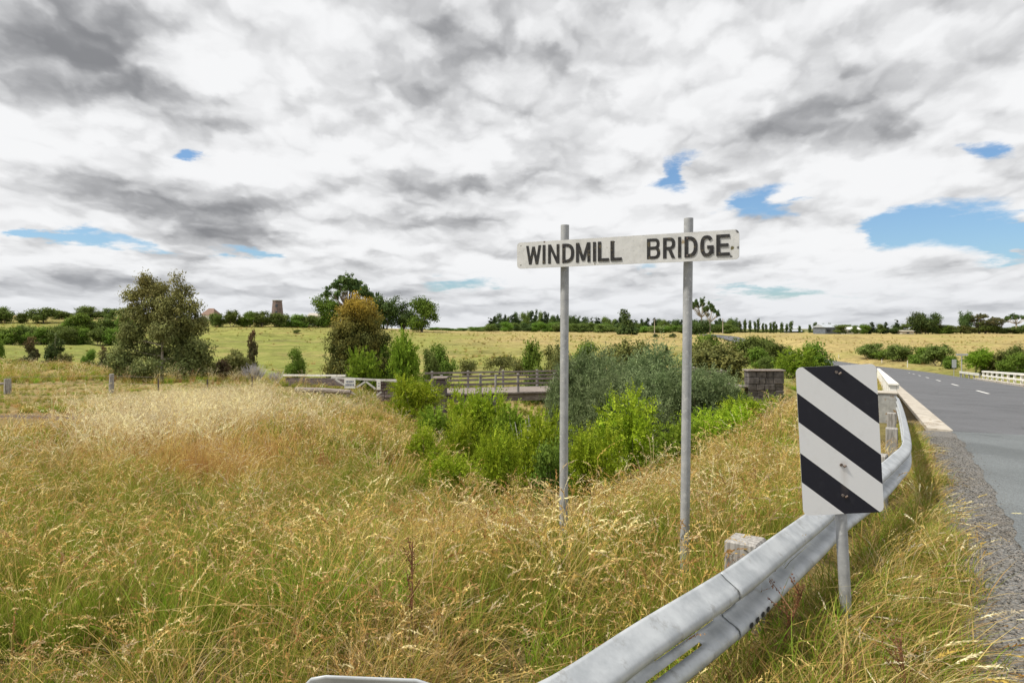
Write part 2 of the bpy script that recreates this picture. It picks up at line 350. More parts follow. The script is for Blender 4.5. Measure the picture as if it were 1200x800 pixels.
def m_ground(n, b):
    p = geo_pos(n); at = n.new('ShaderNodeAttribute', attribute_name='Col').outputs['Color']
    n1 = n.noise(p, .06, 7, .62); n2 = n.noise(p, .45, 8, .78); n3 = n.noise(p, 9, 4, .7)
    mp = n.new('ShaderNodeMapping'); n.l.new(p, mp.inputs[0]); mp.inputs['Scale'].default_value = (.035, .16, 1)
    n4 = n.noise(mp.outputs[0], 1.0, 7, .7)
    f = n.m('ADD', n.m('MULTIPLY', n.m('SUBTRACT', n1, .5), 1.4), n.m('ADD', n.m('MULTIPLY', n.m('SUBTRACT', n2, .5), 2.6), n.m('MULTIPLY', n.m('SUBTRACT', n4, .5), 1.2)))
    v = n.m('ADD', 1.0, f)
    v = n.m('MULTIPLY', v, n.m('ADD', .62, n.m('MULTIPLY', n3, .76)))
    sc = n.new('ShaderNodeVectorMath', operation='SCALE'); n.l.new(at, sc.inputs[0]); n.l.new(n.m('MAXIMUM', n.m('MINIMUM', v, 1.5), .45), sc.inputs['Scale'])
    # greener hollows, redder crests
    red = n.mix(n.m('MULTIPLY', n.step(n4, .5, .68), .55), sc.outputs[0], (.37, .25, .13))
    grn = n.mix(n.m('MULTIPLY', n.step(n1, .48, .64), .5), n.mix(n.m('MULTIPLY', n.step(n2, .56, .74), .45), red, (.14, .16, .035)), (.17, .19, .045))
    n.l.new(grn, b.inputs['Base Color']); b.inputs['Roughness'].default_value = 1.0; b.inputs['Specular IOR Level'].default_value = .05
    bump(n, b, n.m('ADD', n2, n3), .6, .25)
M['ground'] = mat('meadow_ground', m_ground)
def m_road(base, chip, rough):
    def f(n, b):
        p = geo_pos(n)
        vo = n.new('ShaderNodeTexVoronoi'); n.l.new(p, vo.inputs['Vector']); vo.inputs['Scale'].default_value = chip
        st_ = n.new('ShaderNodeSeparateColor'); n.l.new(vo.outputs['Color'], st_.inputs[0])
        mp = n.new('ShaderNodeMapping'); n.l.new(p, mp.inputs[0]); mp.inputs['Rotation'].default_value = (0, 0, SA); mp.inputs['Scale'].default_value = (.9, .05, 1)
        lane = n.noise(mp.outputs[0], 1.0, 4, .6); pat = n.noise(p, .5, 6, .6)
        v = n.m('ADD', n.m('MULTIPLY', st_.outputs[0], .6), n.m('ADD', n.m('MULTIPLY', lane, .6), n.m('MULTIPLY', pat, .45))); v = n.m('SUBTRACT', v, .15)
        c = n.mix(n.step(v, .3, 1.15), [x*.62 for x in base], [x*1.45 for x in base])
        cr = n.new('ShaderNodeTexVoronoi', feature='DISTANCE_TO_EDGE'); cw = n.new('ShaderNodeVectorMath', operation='ADD'); cn = n.new('ShaderNodeTexNoise'); cn.inputs['Scale'].default_value = 1.5; n.l.new(p, cn.inputs['Vector']); n.l.new(p, cw.inputs[0]); n.l.new(cn.outputs['Color'], cw.inputs[1]); n.l.new(cw.outputs[0], cr.inputs['Vector']); cr.inputs['Scale'].default_value = .33
        ck = n.m('MULTIPLY', n.step(cr.outputs['Distance'], .010, .002), n.step(n.noise(p, .12, 3, .5), .5, .62))
        c = n.mix(n.m('MULTIPLY', ck, .75), c, (.03, .03, .032)); c = n.mix(n.m('MULTIPLY', n.step(n.noise(p, .35, 5, .6), .60, .64), .35), c, [x*.55 for x in base])
        n.l.new(c, b.inputs['Base Color']); b.inputs['Roughness'].default_value = rough; b.inputs['Specular IOR Level'].default_value = .3
        bump(n, b, vo.outputs['Distance'], .5, .006)
    return f
M['chipseal'] = mat('chip_seal', m_road((.140, .154, .162), 110, .85))
M['asphalt'] = mat('asphalt', m_road((.112, .115, .125), 160, .75))
def m_gravel(n, b):
    p = geo_pos(n)
    vo = n.new('ShaderNodeTexVoronoi'); n.l.new(p, vo.inputs['Vector']); vo.inputs['Scale'].default_value = 72
    s_ = n.new('ShaderNodeSeparateColor'); n.l.new(vo.outputs['Color'], s_.inputs[0])
    c = n.mix(n.step(s_.outputs[0], 0, 1), (.05, .05, .05), (.225, .222, .215)); c = n.mix(n.step(s_.outputs[1], .8, 1), c, (.32, .27, .22))
    c = n.mix(n.m('MULTIPLY', n.step(n.noise(p, 1.3, 6, .7), .5, .7), .6), c, (.12, .10, .075))
    n.l.new(c, b.inputs['Base Color']); b.inputs['Roughness'].default_value = .95; bump(n, b, vo.outputs['Distance'], .8, .012)
M['gravel'] = mat('gravel', m_gravel)
M['paint'] = mat('road_paint', m_simple((.62, .62, .6), (.78, .78, .76), 6, c3=(.35, .35, .35), sc3=14))

# ------------------------------------------------------------------ the ground sheet
def ground_colour(x, y):
    """true colour of turf, straw and soil by place"""
    r = np.hypot(x, y); u, _ = project(x, y, 0)
    straw = np.array([.36, .285, .125]); green = np.array([.155, .19, .04]); turf = np.array([.21, .23, .062]); tan = np.array([.36, .29, .125]); soil = np.array([.15, .115, .06])
    c = np.tile(np.array([.19, .155, .065]), (len(x), 1))
    def blend(w, col):
        nonlocal c; w = np.clip(w, 0, 1)[:, None]; c = c*(1-w)+col*w
    blend((r-20)/30, straw*.9)
    blend((y-62)/6, turf)
    fld = np.clip((y-95)/30, 0, 1)*np.clip((u-480)/120, 0, 1)
    blend(fld*np.clip((y-120)/70, 0, 1), tan)
    blend(np.clip((y-205)/25, 0, 1)*np.clip((620-u)/100, 0, 1)*.8, np.array([.25, .24, .075]))
    blend(np.exp(-((y-192)/3.5)**2)*np.clip((420-u)/40, 0, 1)*.8, np.array([.16, .15, .06]))
    blend(np.clip((y-255)/40, 0, 1), tan)
    blend(np.clip((u-850)/60, 0, 1)*np.clip((y-125)/50, 0, 1), tan)
    blend(np.clip((u-880)/60, 0, 1)*np.exp(-((y-125)/30)**2)*.8, np.array([.2, .19, .055]))
    blend(np.exp(-((y-130)/20)**2)*np.exp(-((u-480)/150)**2)*.3, tan)
    blend(np.clip((y-450)/200, 0, 1), np.array([.13, .14, .06]))
    # bare track at far left
    blend(np.clip(1.2-np.abs(y-(20.0+(x+17)*.12))/.95, 0, 1)*np.clip((-11.9-x)/1.2, 0, 1), np.array([.095, .085, .085]))
    lat, _ = road_rel(x, y)
    blend(np.clip((lat+6.0)/.5, 0, 1)*np.clip((60-r)/20, 0, 1)*np.clip((5.6-lat)/.3, 0, 1), soil)
    return c
azs = np.unique(np.concatenate([np.arange(-180, -48, 4.), np.arange(-48, 48.01, .28), np.arange(48, 180.1, 4.)]))
rad = np.concatenate([np.geomspace(.3, 420, 300), np.geomspace(450, 6000, 24)])
A_, R_ = np.meshgrid(np.radians(azs), rad, indexing='ij')
gx, gy = (R_*np.sin(A_)).ravel(), (R_*np.cos(A_)).ravel()
gzv = terrain(gx, gy)
na, nr = len(azs), len(rad)
ii, jj = np.meshgrid(np.arange(na-1), np.arange(nr-1), indexing='ij'); q0 = (ii*nr+jj).ravel()
GF = np.stack([q0, q0+1, q0+nr+1, q0+nr], 1)[:, ::-1]
me = mesh('ground', np.stack([gx, gy, gzv], 1), GF, M['ground'], ground_colour(gx, gy), smooth=True)
tag(link('ground', me), kind='structure')

# ------------------------------------------------------------------ road, shoulder, kerbs, markings
def strip(name, lines, material, kind='structure'):
    """lines: list of rows, each a list of (x, y, z) across the strip"""
    V = [p for row in lines for p in row]; k = len(lines[0])
    F = [(i*k+j, i*k+j+1, (i+1)*k+j+1, (i+1)*k+j) for i in range(len(lines)-1) for j in range(k-1)]
    o = link(name, mesh(name, V, F, material, smooth=True)); tag(o, kind=kind); return o
JOINT = 19.6
def edge_t(s): return float(np.interp(s, [-40, 4, 7.5, 11.7, 17, 25], [.7, 1.0, 1.18, 1.42, 1.66, 1.7]))
def grav_t(s): return float(np.interp(s, [-40, 0, 4, 9, 15, 20], [.25, .42, .52, .80, .93, .98]))
def P3(s, t, dz): x, y = xy(s, t); return (x, y, zr(s)+dz)
strip('gravel_shoulder', [[P3(s, grav_t(s)-.28+.12*math.sin(s*1.9), -.075), P3(s, grav_t(s)+.1*math.sin(s*2.3)+.05*math.sin(s*7.1), -.014)]+[P3(s, t, -.006) for t in (1.3, 2.2)] for s in np.arange(-40, JOINT, .25)], M['gravel'])
strip('road_approach', [[P3(s, edge_t(s)+.03*math.sin(s*3.1)+.02*math.sin(s*11), .0), P3(s, 3, .012), P3(s, 6, .03), P3(s, 10.6, 0)] for s in np.append(np.arange(-60, JOINT, .3), JOINT)], M['chipseal'])
rows = []
for i, c in enumerate(RC):
    a, b = RC[max(i-1, 0)], RC[min(i+1, len(RC)-1)]; d = (b-a)[:2]; d /= np.linalg.norm(d); nx, ny = d[1], -d[0]
    s_i = st(c[0], c[1])[0]
    if s_i < JOINT+1 and c[1] < 60: continue
    rows.append([(c[0]+nx*o, c[1]+ny*o, c[2]+.004+.02*(1-abs(o)/4.4)) for o in (-4.3, -2, 0, 2, 4.4)])
rows.insert(0, [P3(JOINT, 6+o, .004+.02*(1-abs(o)/4.4)) for o in (-4.3, -2, 0, 2, 4.4)])
strip('road', rows, M['asphalt'])
mk = []
for k in range(10):
    s0 = 46.5+k*15.6-31.2+.0
    if s0 < JOINT: continue
    mk.append((s0, s0+5.2))
for a, b in mk:
    if b < 150:
        tag(link('road_marking', mesh('road_marking', [P3(a, 5.68, .036), P3(b, 5.68, .036), P3(b, 5.84, .036), P3(a, 5.84, .036)], [(3, 2, 1, 0)], M['paint'])), kind='structure', group='dashed centre line')
def kerb(name, t0, t1, s0, s1, h):
    m = MB(); n = 24
    for i in range(n):
        a, b = s0+(s1-s0)*i/n, s0+(s1-s0)*(i+1)/n
        e0 = .35 if i == 0 else 0
        V = [P3(a+e0, t0, -.2), P3(b, t0, -.2), P3(b, t0, h), P3(a+e0, t0, h), P3(a, t1, -.2), P3(b, t1, -.2), P3(b, t1-.03, h), P3(a, t1-.03, h)]
        F = [(3, 2, 6, 7), (4, 7, 6, 5), (0, 1, 2, 3)]
        if i == 0: F.append((0, 3, 7, 4))
        if i == n-1: F.append((1, 5, 6, 2))
        m.add(V, F)
    o = m.part(name, M['concrete']); tag(o, kind='structure'); return o
kerb('kerb', 1.2, 1.74, JOINT, 120, .022)
kerb('kerb', 10.42, 11.0, 40, 96, .16)

# ------------------------------------------------------------------ foliage builders (unit trees: 1 m high, 1 m wide)
def unit(v): return v/np.maximum(np.linalg.norm(v, axis=-1, keepdims=True), 1e-9)
def quads(Cc, Ax, Nn, L, Wd, Colr, cup=.12):
    """leaf quads: centre, long axis, normal, length, width, colour"""
    Ax = unit(Ax); B = unit(np.cross(Nn, Ax)); N2 = np.cross(Ax, B)
    L = np.broadcast_to(np.asarray(L, float), (len(Cc),))[:, None]; Wd = np.broadcast_to(np.asarray(Wd, float), (len(Cc),))[:, None]
    v0 = Cc-Ax*L/2; v2 = Cc+Ax*L/2; up = N2*Wd*cup
    V = np.stack([v0, Cc+B*Wd/2+up-Ax*L*.08, v2, Cc-B*Wd/2+up-Ax*L*.08], 1).reshape(-1, 3)
    F = np.arange(len(Cc)*4).reshape(-1, 4)
    return V, F, np.repeat(Colr, 4, axis=0)
def pick(rng, cols, n):
    cols = np.array(cols); t = rng.random(n)*(len(cols)-1); i = np.minimum(t.astype(int), len(cols)-2); f = (t-i)[:, None]
    return cols[i]*(1-f)+cols[i+1]*f
def in_lobes(rng, lobes, n, surf=.45):
    lob = np.array(lobes, float); wgt = lob[:, 3]*lob[:, 4]*lob[:, 5]; k = rng.choice(len(lob), n, p=wgt/wgt.sum())
    d = unit(rng.normal(size=(n, 3))); r = rng.random(n)**surf
    return lob[k, :3]+d*r[:, None]*lob[k, 3:6], d
def rnd_lobes(rng, n, h0=.3, h1=.8, spread=.3, r=.22, flat=.8):
    out = []
    for i in range(n):
        a = rng.random()*6.283; q = spread*math.sqrt(rng.random()); z = h0+(h1-h0)*rng.random()
        q *= 1-.55*max(0, (z-.5)/.5); rr = r*(.75+.5*rng.random())
        out.append((q*math.cos(a), q*math.sin(a), z, rr, rr, rr*flat))
    return out
def crown(name, seed, lobes, nclump, per, csig, L, Wd, cols, tip=None, surf=.4, hang=0.0, upn=.35, tipz=.55, tipk=.6):
    rng = np.random.default_rng(seed)
    cc, cd = in_lobes(rng, lobes, nclump, surf)
    cc[:, 2] = np.maximum(cc[:, 2], .03)
    base = pick(rng, cols, nclump)*(.75+.5*rng.random((nclump, 1)))
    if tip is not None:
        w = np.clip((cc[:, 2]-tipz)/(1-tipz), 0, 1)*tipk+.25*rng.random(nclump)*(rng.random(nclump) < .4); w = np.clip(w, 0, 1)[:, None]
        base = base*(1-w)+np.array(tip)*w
    n = nclump*per; idx = np.repeat(np.arange(nclump), per)
    off = rng.normal(size=(n, 3))*csig*np.array([1, 1, .75]); pos = cc[idx]+off
    pos[:, 2] = np.abs(pos[:, 2])
    nrm = unit(cd[idx]*.7+unit(off)*.5+rng.normal(size=(n, 3))*.55+np.array([0, 0, upn]))
    ax = rng.normal(size=(n, 3))*(1-hang)+np.array([0, 0, -1.2])*hang
    col = base[idx]*(.8+.4*rng.random((n, 1)))
    V, F, C = quads(pos, ax-nrm*np.sum(ax*nrm, 1, keepdims=True)*.8, nrm, L*(.7+.6*rng.random(n)), Wd*(.7+.6*rng.random(n)), col)
    return mesh(name, V, F, M['leaf'], C)
def shoots(name, seed, lobes, nshoot, per, Ls, L, Wd, cols, young, up=.45, droop=.3):
    """bushy suckers: leafy shoots standing out of a rounded mass"""
    rng = np.random.default_rng(seed); p, d = in_lobes(rng, lobes, nshoot, .5); p[:, 2] = np.maximum(p[:, 2], .02)
    dirv = unit(d*np.array([1, 1, .6])+np.array([0, 0, up])+rng.normal(size=(nshoot, 3))*.45)
    ln = Ls*(.5+rng.random(nshoot)**2*1.1); side = unit(np.cross(dirv, rng.normal(size=(nshoot, 3))))
    k = np.tile(np.linspace(0, 1, per), nshoot); i = np.repeat(np.arange(nshoot), per)
    pos = p[i]+dirv[i]*(ln[i]*k)[:, None]; pos[:, 2] -= droop*ln[i]*k**2.2*(1-.6*np.abs(dirv[i][:, 2]))
    sgn = np.where(np.arange(len(i)) % 2 == 0, 1., -1.)[:, None]
    rot = rng.normal(size=(len(i), 3))*.35
    ax = unit(dirv[i]*.55+side[i]*sgn*.9+rot)
    pos = pos+ax*L*.45
    nrm = unit(np.cross(ax, dirv[i])*sgn+rng.normal(size=(len(i), 3))*.4+np.array([0, 0, .35]))
    nrm[nrm[:, 2] < 0] *= -1
    base = pick(rng, cols, nshoot)*(.8+.4*rng.random((nshoot, 1))); w = (np.clip(k, 0, 1)**1.5*.75*rng.random(nshoot)[i])[:, None]
    col = (base[i]*(1-w)+np.array(young)*w)*(.82+.36*rng.random((len(i), 1)))
    V, F, C = quads(pos, ax, nrm, L*(1.15-.5*k)*(.75+.5*rng.random(len(i))), Wd*(1.15-.5*k)*(.75+.5*rng.random(len(i))), col)
    return mesh(name, V, F, M['leaf'], C)
def limbs(name, seed, targets, trunk_r=.03, fork=.25, mt='bark', multi=1, sides=6, lean=0.0, tr_top=None):
    rng = np.random.default_rng(seed); m = MB(); bases = []
    for k in range(multi):
        a = rng.random()*6.28; sp = .05*(multi > 1)
        b = Vector((sp*math.cos(a), sp*math.sin(a), -.04)); f = Vector((lean+sp*2.2*math.cos(a), sp*2.2*math.sin(a), fork))
        top = Vector((f.x*1.2, f.y*1.2, tr_top)) if tr_top else None
        pts = [b, (b+f)/2+Vector((rng.normal()*.008, rng.normal()*.008, 0)), f]; rr = [trunk_r*1.35, trunk_r*1.05, trunk_r*.9]
        if top: pts += [(f+top)/2+Vector((rng.normal()*.015, rng.normal()*.015, 0)), top]; rr += [trunk_r*.55, trunk_r*.15]
        m.tube(pts, rr, sides); bases.append(f)
    for t in targets:
        t = Vector(t); f = bases[int(rng.random()*len(bases))] if not tr_top else Vector((bases[0].x, bases[0].y, max(.1, min(t.z*.75, tr_top*.85))))
        mid = f.lerp(t, .5)+Vector((rng.normal()*.02, rng.normal()*.02, -.02+rng.normal()*.015)); r0 = trunk_r*.5 if not tr_top else trunk_r*.35
        m.tube([f-(t-f)*.02, mid, t], [r0, r0*.6, r0*.15], max(4, sides-2))
    return m.mesh(name, M[mt])
KIND = {}
def kind(key, nm, crowns, trunks):
    for c_, t_ in zip(crowns, trunks):
        n = len(c_.vertices); co = np.empty(n*3, np.float32); c_.vertices.foreach_get('co', co); co = co.reshape(-1, 3)
        k = np.array([.5/np.percentile(np.hypot(co[:, 0], co[:, 1]), 99.2)]*2+[1/np.percentile(co[:, 2], 99.85)], np.float32)
        for me_ in (c_, t_):
            m_ = len(me_.vertices); q_ = np.empty(m_*3, np.float32); me_.vertices.foreach_get('co', q_); q_ = (q_.reshape(-1, 3)*k).astype(np.float32); me_.vertices.foreach_set('co', q_.ravel()); me_.update()
    KIND[key] = (nm, list(zip(crowns, trunks)))
DG = [(.09, .13, .03), (.13, .175, .042), (.17, .21, .055)]
MG = [(.085, .155, .022), (.13, .215, .03), (.17, .25, .04)]
OL = [(.11, .125, .04), (.155, .165, .05), (.2, .195, .06)]
YG = [(.17, .27, .016), (.28, .375, .02), (.385, .46, .04)]
GW = [(.12, .175, .07), (.175, .235, .10), (.23, .285, .14)]
EU = [(.12, .145, .05), (.165, .19, .065), (.21, .22, .08)]
BK = [(.055, .095, .03), (.09, .135, .04), (.12, .165, .05)]
def rounded(key, nm, cols, seeds, n=280, per=20, L=.055, Wd=.038, tip=None, nl=12, h0=.1, h1=.74, spread=.32, r=.23, **kw):
    cs, ts = [], []
    for sd_ in seeds:
        rng = np.random.default_rng(sd_); lob = rnd_lobes(rng, nl, h0, h1, spread, r)
        cs.append(crown(nm+'_crown', sd_, lob, n, per, .055, L, Wd, cols, tip, **kw)); ts.append(limbs(nm+'_trunk', sd_, [l[:3] for l in lob], .022, .14, multi=2, sides=5))
    kind(key, nm, cs, ts)
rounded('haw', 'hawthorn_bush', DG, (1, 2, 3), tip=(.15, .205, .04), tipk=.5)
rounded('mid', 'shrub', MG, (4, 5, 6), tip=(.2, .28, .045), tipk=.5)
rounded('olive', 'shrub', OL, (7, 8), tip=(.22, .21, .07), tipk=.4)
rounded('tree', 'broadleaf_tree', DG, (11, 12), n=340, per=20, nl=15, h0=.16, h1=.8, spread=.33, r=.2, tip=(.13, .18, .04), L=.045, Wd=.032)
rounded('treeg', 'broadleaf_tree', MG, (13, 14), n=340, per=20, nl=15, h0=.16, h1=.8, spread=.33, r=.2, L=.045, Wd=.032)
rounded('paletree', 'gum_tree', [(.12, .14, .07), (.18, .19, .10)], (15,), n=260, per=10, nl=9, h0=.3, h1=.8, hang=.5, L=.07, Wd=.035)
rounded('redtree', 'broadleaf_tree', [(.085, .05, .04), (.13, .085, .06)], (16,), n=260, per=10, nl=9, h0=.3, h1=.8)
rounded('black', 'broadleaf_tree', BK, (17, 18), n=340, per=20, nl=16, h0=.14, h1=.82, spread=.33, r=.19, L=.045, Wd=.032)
rounded('low', 'low_shrub', OL, (19, 20), n=200, per=10, nl=10, h0=.2, h1=.55, spread=.38, r=.2)
rounded('brownbush', 'shrub', [(.10, .07, .04), (.15, .10, .055), (.10, .10, .04)], (21,), n=220, per=10)
def conic(key, nm, cols, seeds, tip, n=260, per=10, w0=.42, L=.06, Wd=.04, tops=.95, tipk=.7, tipz=.45, hang=0.):
    cs, ts = [], []
    for sd_ in seeds:
        rng = np.random.default_rng(sd_); lob = []
        for i in range(15):
            z = .1+.8*(i/14)**.9; w = w0*(1-z)**.75+.03; a = rng.random()*6.28; q = w*.5
            lob.append((q*math.cos(a), q*math.sin(a), z*tops, w*.55+.02, w*.55+.02, .09))
        cs.append(crown(nm+'_crown', sd_, lob, n, per, .035, L, Wd, cols, tip, surf=.5, tipz=tipz, tipk=tipk, hang=hang)); ts.append(limbs(nm+'_trunk', sd_, [l[:3] for l in lob[::2]], .02, .1, tr_top=.9, sides=5))
    kind(key, nm, cs, ts)
conic('sapling', 'gum_sapling', [(.085, .105, .045), (.12, .125, .055)], (31, 32), (.24, .135, .07))
conic('cone', 'conifer_sapling', BK, (33, 34), (.06, .085, .03), tipk=.4)
conic('pine', 'pine_tree', [(.03, .05, .02), (.05, .075, .028)], (35, 36, 37), (.06, .08, .03), n=170, per=8, w0=.5, L=.09, Wd=.06, tipk=.3)
cs, ts = [], []
for sd_ in (41, 42, 43):
    rng = np.random.default_rng(sd_); lob = [(rng.normal()*.05, rng.normal()*.05, .12+.80*i/11, (.42 if 2 < i < 10 else .3)*(.8+.3*rng.random()), .4, .09) for i in range(12)]
    cs.append(crown('poplar_crown', sd_, lob, 150, 8, .05, .16, .05, BK, None, surf=.6)); ts.append(limbs('poplar_trunk', sd_, [], .05, .2, tr_top=.92, sides=5))
kind('poplar', 'poplar_tree', cs, ts)
# lacy umbrella-crowned gums
def lacy(key, seeds, tufts, h0, cols, r=.085, spread=.42, mt='bark', n=34, fork=.42):
    cs, ts = [], []
    for sd_ in seeds:
        rng = np.random.default_rng(sd_); lob = []
        for i in range(tufts):
            a = rng.random()*6.28; q = spread*math.sqrt(rng.random()); z = h0+(.95-h0)*(1-(q/spread)**2*.55)*(.72+.28*rng.random())
            rr = r*(.7+.6*rng.random()); lob.append((q*math.cos(a), q*math.sin(a), z, rr, rr, rr*.55))
        cs.append(crown('gum_tree_crown', sd_, lob, tufts*5, n, .022, .04, .022, cols, None, surf=.5, hang=.4)); ts.append(limbs('gum_tree_trunk', sd_, [l[:3] for l in lob], .026, fork, mt=mt, sides=6))
    kind(key, 'gum_tree', cs, ts)
lacy('gum', (51,), 52, .34, BK, r=.085, spread=.46, fork=.3)
lacy('gum2', (52, 53), 22, .42, BK, r=.085, mt='bark_pale')
lacy('gum3', (54,), 36, .22, [(.08, .09, .04), (.125, .125, .055), (.17, .14, .07)], r=.12, fork=.2)
# bright green sucker shrubs
cs, ts = [], []
for sd_ in (61, 62, 63):
    rng = np.random.default_rng(sd_); lob = rnd_lobes(rng, 13, .12, .66, .36, .2, .85)
    cs.append(shoots('shrub_crown', sd_, lob, 900, 15, .17, .034, .021, YG, (.32, .42, .045))); ts.append(limbs('shrub_trunk', sd_, [l[:3] for l in lob], .014, .08, multi=4, sides=5))
kind('bright', 'sucker_shrub', cs, ts)
cs, ts = [], []
for sd_ in (64, 65):
    rng = np.random.default_rng(sd_); lob = rnd_lobes(rng, 9, .15, .6, .3, .24, .8)+[(.03, 0, .78, .07, .07, .16)]
    cs.append(shoots('shrub_crown', sd_, lob, 520, 13, .18, .05, .031, [(.135, .23, .022), (.19, .30, .028), (.23, .34, .035)], (.30, .39, .045))); ts.append(limbs('shrub_trunk', sd_, [l[:3] for l in lob], .014, .08, multi=4, sides=5))
kind('bright2', 'sucker_shrub', cs, ts)
cs, ts = [], []
for sd_ in (66, 67, 68):
    rng = np.random.default_rng(sd_); lob = rnd_lobes(rng, 18, .14, .78, .36, .19, .85)
    cs.append(shoots('willow_crown', sd_, lob, 2300, 13, .12, .042, .011, GW, (.25, .31, .15), up=.45, droop=.35)); ts.append(limbs('willow_trunk', sd_, [l[:3] for l in lob], .015, .06, multi=4, sides=5))
kind('willow', 'willow_shrub', cs, ts)
# the big young eucalypt: two leaders, low skirts, pale tufts
rng = np.random.default_rng(70)
lob = [(-.16, 0, .93, .11, .11, .07), (-.10, .05, .84, .16, .16, .09), (-.27, 0, .79, .13, .13, .10), (.15, 0, .92, .075, .08, .08), (.18, .03, .80, .12, .12, .10), (.28, -.04, .67, .14, .14, .10),
       (.0, 0, .68, .21, .2, .12), (-.26, .05, .61, .17, .16, .11), (.32, .05, .54, .14, .14, .11), (-.33, 0, .46, .13, .13, .11), (-.42, .04, .33, .1, .12, .1), (.1, .0, .48, .2, .24, .13),
       (-.36, -.1, .2, .16, .14, .13), (-.15, .15, .25, .18, .18, .14), (.2, .1, .26, .2, .2, .15), (.38, 0, .28, .14, .14, .14), (.3, -.1, .12, .16, .14, .10), (-.02, -.2, .14, .18, .14, .09), (-.3, -.05, .08, .14, .14, .08), (.42, .05, .14, .1, .1, .1)]
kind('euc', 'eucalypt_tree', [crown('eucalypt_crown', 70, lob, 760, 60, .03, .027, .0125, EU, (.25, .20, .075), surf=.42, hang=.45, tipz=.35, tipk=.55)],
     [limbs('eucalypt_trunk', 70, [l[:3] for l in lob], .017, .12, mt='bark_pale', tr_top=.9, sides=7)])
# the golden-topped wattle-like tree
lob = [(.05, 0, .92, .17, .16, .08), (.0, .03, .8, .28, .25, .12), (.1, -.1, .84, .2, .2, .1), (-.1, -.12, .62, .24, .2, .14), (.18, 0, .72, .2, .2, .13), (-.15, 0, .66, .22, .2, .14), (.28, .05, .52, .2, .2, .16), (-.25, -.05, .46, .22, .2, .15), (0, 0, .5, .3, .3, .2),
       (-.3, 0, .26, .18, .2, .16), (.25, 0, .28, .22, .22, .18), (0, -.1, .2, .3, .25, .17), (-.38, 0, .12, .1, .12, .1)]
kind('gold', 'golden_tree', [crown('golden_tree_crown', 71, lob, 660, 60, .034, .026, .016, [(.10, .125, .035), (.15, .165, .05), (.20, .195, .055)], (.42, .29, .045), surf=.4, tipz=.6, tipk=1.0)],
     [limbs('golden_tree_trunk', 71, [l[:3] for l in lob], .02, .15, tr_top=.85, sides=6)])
# the dark leaning cypress
lob = [(-.2, 0, .95, .09, .1, .05), (-.17, 0, .86, .15, .15, .1), (-.1, 0, .7, .22, .2, .14), (-.02, 0, .5, .26, .25, .16), (.04, 0, .3, .32, .3, .16), (.0, 0, .12, .46, .4, .12), (.25, 0, .1, .22, .25, .1)]
kind('cypress', 'cypress_tree', [crown('cypress_crown', 72, lob, 300, 12, .04, .07, .04, BK, None, surf=.4)], [limbs('cypress_trunk', 72, [l[:3] for l in lob], .03, .2, sides=5)])

USED = {}
def plant(u, vt, wpx, d, key, label, cat=None, group=None, sink=.04, rz=None, yoff=0.0, vb=None):
    """one plant standing on the ground in column u at distance d, its top at row vt"""
    nm, var = KIND[key]; i = USED.get(key, 0); USED[key] = i+1; cm, tm = var[i % len(var)]
    if vb:
        dd = np.arange(d*.6, d*1.5, 1.); zz_ = terrain((u-600)/FPX*dd, dd); vv = HOR+FPX*(CAMH-zz_)/dd; d = float(dd[np.argmin(np.abs(vv-vb)+.01*np.abs(dd-d))])
    x, y, z = spot(u, d); h = max(.3, zat(vt, d)-z); w = wpx/FPX*d
    cat = cat or ('shrub' if 'shrub' in nm or 'bush' in nm else 'tree')
    o = thing(nm, label, cat, (x, y, z-sink), (i*2.399 if rz is None else rz), group)
    o.scale = (w, w, h)
    link('crown', cm, o); link('trunk', tm, o); return o

ORD = ['first', 'second', 'third', 'fourth', 'fifth', 'sixth', 'seventh', 'eighth', 'ninth', 'tenth', 'eleventh', 'twelfth', 'thirteenth', 'fourteenth', 'fifteenth', 'sixteenth', 'seventeenth', 'eighteenth', 'nineteenth', 'twentieth']
# ---- hillside bushes at far left: skyline, middle and lower rows
G1 = 'bushes on the left hillside'
for n, (u, vt, w, d, k) in enumerate([(3, 359, 26, 285, 'haw'), (26, 366, 14, 283, 'haw'), (51, 360, 32, 285, 'haw'), (75, 364, 22, 330, 'haw'), (99, 358, 26, 320, 'haw'), (118, 364, 18, 320, 'haw'), (131, 361, 22, 318, 'haw'), (146, 359, 18, 316, 'haw')]):
    plant(u, vt, w*1.2, d, k, f'{"small" if w < 20 else "dark round"} bush on the left hill skyline, {ORD[n]} from the left edge', group=G1, vb=379 if d < 300 else 374)
for n, (u, vt, w, d, k) in enumerate([(84, 371, 20, 262, 'mid'), (97, 367, 30, 258, 'mid'), (106, 377, 20, 240, 'haw'), (126, 373, 34, 252, 'haw'), (147, 369, 26, 262, 'mid')]):
    plant(u, vt, w*1.3, d, k, f'{"leafy green" if k == "mid" else "dark"} bush halfway up the left hillside, {ORD[n]} from the left', group=G1, vb=391)
for n, (u, vt, w, d, k) in enumerate([(-8, 388, 24, 205, 'haw'), (12, 383, 28, 212, 'mid'), (30, 381, 26, 215, 'haw'), (47, 383, 30, 210, 'mid'), (66, 382, 24, 214, 'haw'), (81, 383, 26, 210, 'haw'), (96, 385, 22, 208, 'mid'), (116, 386, 24, 208, 'haw'), (132, 385, 26, 210, 'mid'), (236, 372, 20, 270, 'haw')]):
    plant(u, vt-1, w*1.2, d, k, f'{"bright-topped" if k == "mid" else "dark"} bush in the hedge at the left hill foot, {ORD[n]} from the left', group=G1, vb=404) if n < 9 else plant(u, vt, w, d, k, 'dark bush on the hill peeping out right of the big eucalypt', group=G1)
